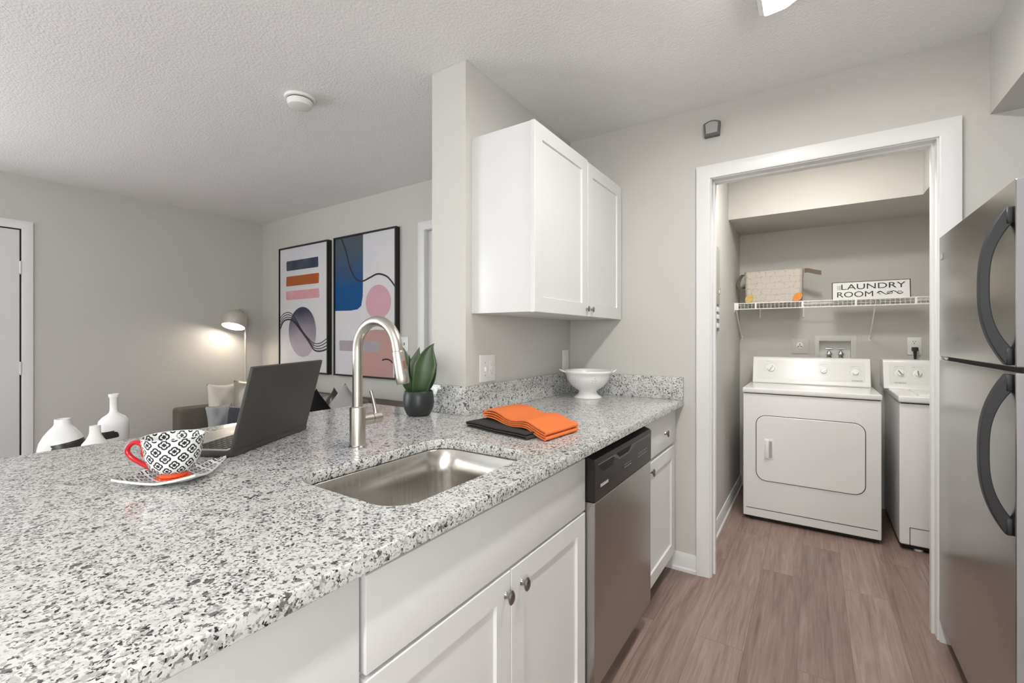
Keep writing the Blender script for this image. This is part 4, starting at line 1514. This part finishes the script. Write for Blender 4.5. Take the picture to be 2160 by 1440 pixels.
# ================================================================== CEILING FITTINGS
def linear_light(label, dy, near, lens):
    kl = thing('ceiling_light', label, 'ceiling light', (-.09, (near + 1.834) / 2 + dy, CE))
    def tray(z, g):
        P = [(-.168 + g, near + g), (-.012 - g, near + g), (-.012 - g, 1.80 - g), (-.045 - g, 1.828 - g), (-.120 - g * .2, 1.834 - g), (-.168 + g, 1.834 - g)]
        return [(x, y + dy, z) for x, y in P]
    n = 6
    hs_ = MB()
    hs_._new(tray(CE - .0004, 0) + tray(CE - .055, .010) + tray(CE - .074, .026), [tuple(range(n)), tuple(range(2 * n, 3 * n))] + [(r * n + i, r * n + (i + 1) % n, (r + 1) * n + (i + 1) % n, (r + 1) * n + i) for r in range(2) for i in range(n)])
    hs_.build('housing', M['plastic'], kl, sharp=25)
    ln = MB()
    ln._new(tray(CE - .0742, .028) + tray(CE - .079, .032), [tuple(range(n)), tuple(range(n, 2 * n))] + [(i, (i + 1) % n, n + (i + 1) % n, n + i) for i in range(n)])
    ln.build('lens', lens, kl, sharp=25)['label'] = 'glowing white lens'
linear_light('lit rectangular ceiling light over the kitchen aisle, cut by the top of the photo', 0, 1.22, M['lens'])
linear_light('added rectangular ceiling light giving fill from behind the camera', -2.75, 0.60, M['fill_lens'])  # unseen fixture, added to brighten the cabinet fronts and floor

ll = thing('ceiling_light', 'flat round lit disc light on the laundry ceiling', 'ceiling light', (0.02, 2.84, CE))
MB().lathe([(0, -.0004), (.15, -.0004), (.152, -.02), (.148, -.032), (.132, -.033), (.130, -.026), (0, -.026)], (0.02, 2.84, CE), 40).build('housing', M['plastic'], ll)
MB().lathe([(.1295, -.0265), (.1295, -.0290), (0, -.0290)], (0.02, 2.84, CE), 40, cap0=False).build('lens', M['dome'], ll)

sd = thing('smoke_detector', 'round white smoke detector on the living room ceiling', 'smoke detector', (-2.142, 1.290, CE))
MB().lathe([(0, -.0004), (.072, -.0004), (.073, -.006), (.070, -.013), (.060, -.015)], (-2.142, 1.290, CE), 40, cap1=False).build('mount', M['plastic'], sd)
MB().lathe([(.060, -.0135), (.056, -.015), (.056, -.018), (.060, -.019)], (-2.142, 1.290, CE), 40, cap0=False, cap1=False).build('vent_slot', M['ink'], sd)
MB().lathe([(.060, -.0185), (.0605, -.026), (.054, -.044), (.048, -.047), (0, -.048)], (-2.142, 1.290, CE), 40, cap0=False).build('cover', M['plastic'], sd, sharp=40)

# ================================================================== LIVING ROOM
# ---- framed prints
def picture(label, x0, x1, shapes):
    z0, z1 = .905, 2.136
    yb, yf = WY - .0006, 2.475
    o_ = thing('framed_print', label, 'picture', ((x0 + x1) / 2, WY, z0), group='pair of abstract prints above the sofa')
    f_ = .014
    fm = MB()
    fm.box(x0, x0 + f_, yf, yb, z0, z1).box(x1 - f_, x1, yf, yb, z0, z1).box(x0 + f_, x1 - f_, yf, yb, z0, z0 + f_).box(x0 + f_, x1 - f_, yf, yb, z1 - f_, z1)
    fm.build('frame', M['frame'], o_)
    cv = MB()
    mats = [M['canvas']]
    ix0, ix1, iz0, iz1 = x0 + f_ + .0005, x1 - f_ - .0005, z0 + f_ + .0005, z1 - f_ - .0005
    cv.mi = 0
    cv.box(ix0, ix1, yf + .010, yf + .020, iz0, iz1)
    dep = yf + .010
    for mname, pts in shapes:
        if M[mname] not in mats:
            mats.append(M[mname])
        cv.mi = mats.index(M[mname])
        dep -= .0004
        V = [(ix0 + (ix1 - ix0) * u, dep, iz1 - (iz1 - iz0) * v) for u, v in pts]
        cv._new(V, [tuple(range(len(V)))])
    cv.build('canvas', mats, o_, weld=False)
    return o_
def wob_rect(x0, x1, y0, y1, r=.012):
    P = rounded(x0, x1, y0, y1, r, 3)
    return [(x + .004 * math.sin(y * 80), y + .003 * math.sin(x * 37 + y0 * 50)) for x, y in P]
def ell(cx, cy, rx, ry, n=48, tilt_=0.0):
    P = []
    for i in range(n):
        a = 2 * PI * i / n
        x, y = rx * math.cos(a), ry * math.sin(a)
        k = 1 + .012 * math.sin(3 * a + cx * 9)
        P.append((cx + (x + tilt_ * y) * k, cy + y * k))
    return P
def ribbon(P, w):
    """thin painted line as a polygon in picture units (canvas is ~1.5 times taller than wide)"""
    up, dn_ = [], []
    for i, p in enumerate(P):
        a = P[max(0, i - 1)]
        b_ = P[min(len(P) - 1, i + 1)]
        dx, dy_ = (b_[0] - a[0]), (b_[1] - a[1]) * 1.5
        l_ = math.hypot(dx, dy_) or 1
        nx, ny = -dy_ / l_ * w, dx / l_ * w / 1.5
        up.append((min(1, max(0, p[0] + nx)), p[1] + ny))
        dn_.append((min(1, max(0, p[0] - nx)), p[1] - ny))
    return up, dn_
def spline2(K, n=10):
    V3 = smooth_path([Vector((a, b_, 0)) for a, b_ in K], n)
    return [(p.x, p.y) for p in V3]
def line_shapes(mname, K, w):
    up, dn_ = ribbon(spline2(K), w)
    return [(mname, [up[i], up[i + 1], dn_[i + 1], dn_[i]]) for i in range(len(up) - 1)]
sh1 = [('p_slate', wob_rect(.14, .82, .105, .185)), ('p_rust', wob_rect(.14, .835, .232, .312)), ('p_pink', wob_rect(.135, .84, .352, .424)),
       ('p_oval', ell(.49, .685, .29, .20, tilt_=.03))]
def merged_line(K, w):
    up, dn_ = ribbon(spline2(K, 8), w)
    return up + dn_[::-1]
for k in range(4):
    g_ = k * .021
    K = [(0.0, .570 + g_ * 1.45), (.08, .535 + g_), (.20, .525 + g_ * .9), (.32, .560 + g_ * .7), (.47, .660 + g_ * .3), (.62, .735 + g_ * .35), (.74, .775 + g_ * .8), (.87, .772 + g_), (1.0, .735 + g_ * 1.3)]
    sh1.append(('p_black', merged_line(K, .0052 + (.004 if k == 3 else 0))))
picture('abstract print with three horizontal bars above a grey oval, left of the pair', -4.490, -3.673, sh1)
blue = [(0, 0), (.49, 0), (.49, .30), (.485, .44), (.46, .505), (.40, .528), (.28, .535), (0, .532)]
sh2 = [('p_blue', blue), ('p_rose', ell(.735, .485, .20, .118)), ('p_clay', [(.48, .685), (.70, .675), (.955, .682), (.965, 1.0), (.48, 1.0)]),
       ('p_mauve', wob_rect(.08, .76, .752, .828, .014))]
sh2.append(('p_black', merged_line([(.11, .0), (.19, .09), (.26, .21), (.36, .305), (.48, .330), (.60, .312), (.73, .292), (.86, .312), (.94, .35), (1.0, .392)], .009)))
sh2.append(('p_black', merged_line([(.80, .885), (.86, .877), (.92, .882), (.96, .90)], .008)))
picture('abstract print with a big blue block and a pink disc, right of the pair', -3.585, -2.770, sh2)

# ---- switch plate behind the faucet
lsw = thing('light_switch', 'white switch plate on the living room wall right of the blue print', 'switch', (-2.71, WY, 1.14))
MB().box(-2.752, -2.672, WY - .006, WY - .0004, 1.135, 1.250, .002).build('cover_plate', M['plastic'], lsw)
MB().box(-2.717, -2.707, WY - .014, WY - .0058, 1.182, 1.204, .002).build('switch_toggle', M['greyink'], lsw)

# ---- sofa
so = thing('sofa', 'brown-grey woven sofa with low arms against the living room wall', 'sofa', (-3.7, 2.0, 0))
S0, S1, SY_, SYB = -4.605, -2.520, 1.600, 2.495
MB().box(S0 + .02, S1 - .02, SY_ + .03, SYB - .02, .10, .300, .02, 3).build('base', M['sofa'], so)
for x0, x1 in ((S0, S0 + .165), (S1 - .165, S1)):
    MB().box(x0, x1, SY_, SYB - .03, .095, .640, .035, 4).build('arm', M['sofa'], so)
MB().box(S0 + .02, S1 - .01, SYB - .12, SYB, .30, .745, .05, 4).build('backrest', M['sofa'], so)
for k in range(3):
    bx = S0 + .168 + .50 * k
    MB().box(bx, bx + .494, SYB - .255, SYB - .115, .445, .755, .05, 4).build('back_cushion', M['sofaback'], so)
nx = 3
wd = (S1 - S0 - .33) / nx
for k in range(nx):
    x0 = S0 + .165 + wd * k
    MB().box(x0 + .004, x0 + wd - .004, SY_ - .01, SYB - .24, .302, .440, .035, 4).build('seat_cushion', M['sofa'], so)
for xx in (S0 + .08, S1 - .08):
    for yy in (SY_ + .08, SYB - .08):
        MB().cyl((xx, yy, 0), (xx, yy, .105), .018, .026, 14).build('foot', M['wood'], so)

def pillow(name, label, loc, rot, w_, h_, th, material, trim=None, group='throw pillows on the sofa', seed=0):
    o_ = thing(name, label, 'pillow', (loc[0], loc[1], loc[2] - h_ / 2), group=group)
    mt = Matrix.Translation(loc) @ Euler(rot).to_matrix().to_4x4()
    rnd = random.Random(seed)
    ph = [rnd.random() * 6 for _ in range(4)]
    def fn(sgn):
        def f_(u, v):
            x, y = u * 2 - 1, v * 2 - 1
            px = x * w_ / 2 * (1 - .10 * (1 - y * y) * abs(x))
            py = y * h_ / 2 * (1 - .10 * (1 - x * x) * abs(y))
            z = th / 2 * (max(0, 1 - x ** 4) * max(0, 1 - y ** 4)) ** .55
            z += .012 * math.sin(x * 5 + ph[0]) * math.sin(y * 4 + ph[1]) * (1 - x * x) * (1 - y * y)
            return mt @ Vector((px, py, sgn * max(0, z)))
        return f_
    mb = MB()
    mb.grid(fn(1), 18, 18)
    mb.grid(fn(-1), 18, 18)
    mb.build('cushion', material, o_, sharp=70)
    if trim:
        P = []
        for i in range(60):
            t = i / 60 * 4
            k_ = int(t)
            f_ = t - k_
            u, v = [(f_, 0), (1, f_), (1 - f_, 1), (0, 1 - f_)][k_]
            P.append(fn(1)(u, v))
        b_ = MB()
        for i in range(0, 60):
            p = P[i]
            b_.lathe([(0, -.010), (.008, -.006), (.010, 0), (.008, .006), (0, .010)], tuple(p), 8)
        b_.build('bead_trim', trim, o_)
    return o_
R_ = math.radians
pillow('throw_pillow', 'cream throw pillow leaning on the left sofa arm behind the blue-grey one', (-4.355, 1.895, .640), (R_(80), R_(3), R_(90)), .24, .40, .11, M['cream'], seed=1)
pillow('throw_pillow', 'plain blue-grey lumbar pillow in front of the cream one', (-4.235, 1.825, .553), (R_(79), R_(-2), R_(88)), .21, .23, .10, M['bluegrey'], seed=2)
pillow('throw_pillow', 'champagne satin throw pillow in the left corner of the sofa', (-4.060, 2.030, .664), (R_(80), R_(-4), R_(30)), .42, .44, .12, M['satin'], seed=3)
pillow('throw_pillow', 'charcoal lumbar pillow with a beaded edge in front of the satin one', (-3.890, 1.865, .556), (R_(78), R_(-3), R_(22)), .35, .24, .11, M['navy'], M['lightgrey'], seed=4)
pillow('throw_pillow', 'black throw pillow standing on one corner right of the laptop', (-3.060, 1.960, .648), (R_(80), R_(42), R_(14)), .31, .31, .11, M['blackcloth'], seed=5)
pillow('throw_pillow', 'dark satin throw pillow behind the black one', (-3.120, 2.160, .650), (R_(80), R_(38), R_(8)), .29, .29, .08, M['darksatin'], seed=6)
pillow('throw_pillow', 'light grey throw pillow seen left of the faucet', (-2.880, 2.080, .668), (R_(79), R_(40), R_(10)), .34, .34, .12, M['lightgrey'], seed=7)

# ---- floor lamp
LPX, LPY = -4.750, 2.280
fl = thing('floor_lamp', 'lit dome-shaded floor lamp in the corner behind the sofa arm', 'lamp', (LPX, LPY, 0))
MB().lathe([(0, .0005), (.115, .0005), (.118, .008), (.112, .018), (.02, .024), (.0, .024)], (LPX, LPY, 0), 40).build('base', M['lampmetal'], fl)
HX, HY = -4.722, 2.167
topz = 1.500
MB().tube([(LPX, LPY, .02), (LPX, LPY, 1.475), (LPX, LPY, 1.500), (LPX + .002, LPY - .012, 1.513), (LPX + .010, LPY - .05, 1.520), (HX - .008, HY + .030, 1.522)], .0085, 12).build('pole', M['lampmetal'], fl)
tl = Matrix.Translation((HX, HY, 1.412)) @ Matrix.Rotation(R_(-21), 4, Vector((0.832, 0.555, 0)))
prof = []
for k in range(15):
    a = PI / 2 * (1 - k / 14)
    prof.append((.105 * math.cos(a), .105 * math.sin(a)))
prof += [(.105, -.030), (.101, -.065), (.098, -.066), (.102, -.030), (.102, 0)]
for k in range(1, 15):
    a = PI / 2 * k / 14
    prof.append((.102 * math.cos(a), .101 * math.sin(a)))
MB().lathe(prof, mtx=tl, seg=48, cap0=False, cap1=False).build('shade', M['lampmetal'], fl, sharp=60)
MB().lathe([(0, .128), (.007, .124), (.009, .117), (.006, .112), (.010, .104), (0, .101)], mtx=tl, seg=16).build('finial', M['lampmetal'], fl)
bulb_p = tl @ Vector((0, 0, .018))
MB().lathe([(0, -.066), (.028, -.062), (.042, -.036), (.038, -.008), (.015, .030), (.013, .090), (0, .101)], mtx=tl, seg=24).build('bulb', M['bulb'], fl)

# ---- dining table with three vases (only the vases rise above the counter)
tb = thing('side_table', 'dark wooden table hidden behind the counter, carrying the white vases', 'table', (-2.5, .6, 0))
MB().box(-2.870, -2.140, .20, 1.05, .690, .720, .004).build('tabletop', M['wood'], tb)
for xx in (-2.83, -2.18):
    for yy in (.24, 1.01):
        MB().box(xx - .02, xx + .02, yy - .02, yy + .02, 0, .690, .003).build('leg', M['wood'], tb)
TZ = .7204
def vase(label, x, y, prof_, m_):
    o_ = MB().lathe(prof_, (x, y, TZ), 56, cap0=True, cap1=False).build('vase', m_, sharp=50)
    setorigin(o_, (x, y, TZ))
    return tag(o_, label, 'vase', 'white vases behind the counter')
vase('wide-bellied white vase with a short neck and a long dark brush mark', -2.600, .520,
     [(.040, 0), (.062, .010), (.074, .040), (.0755, .066), (.070, .094), (.057, .122), (.041, .145), (.030, .158), (.0255, .166), (.0248, .188), (.0225, .1885), (.022, .165), (.015, .15)],
     vase_mat('white vase with long mark', .052, .096, -.036, .2))
vase('tall white bottle vase with a thin lipped neck', -2.720, .7176,
     [(.050, 0), (.0555, .008), (.0565, .125), (.0545, .140), (.041, .156), (.025, .168), (.0165, .178), (.0148, .190), (.0148, .242), (.018, .247), (.0198, .252), (.0195, .262), (.016, .263), (.012, .245)],
     vase_mat('white bottle with dark mark', .066, .100, -.075, .010))
vase('smallest white vase, between the other two', -2.380, .570,
     [(.034, 0), (.040, .008), (.0418, .040), (.0445, .070), (.0440, .090), (.0400, .106), (.0280, .122), (.0200, .138), (.0175, .150), (.0168, .176), (.014, .1765), (.013, .15)],
     M['ceramic'])
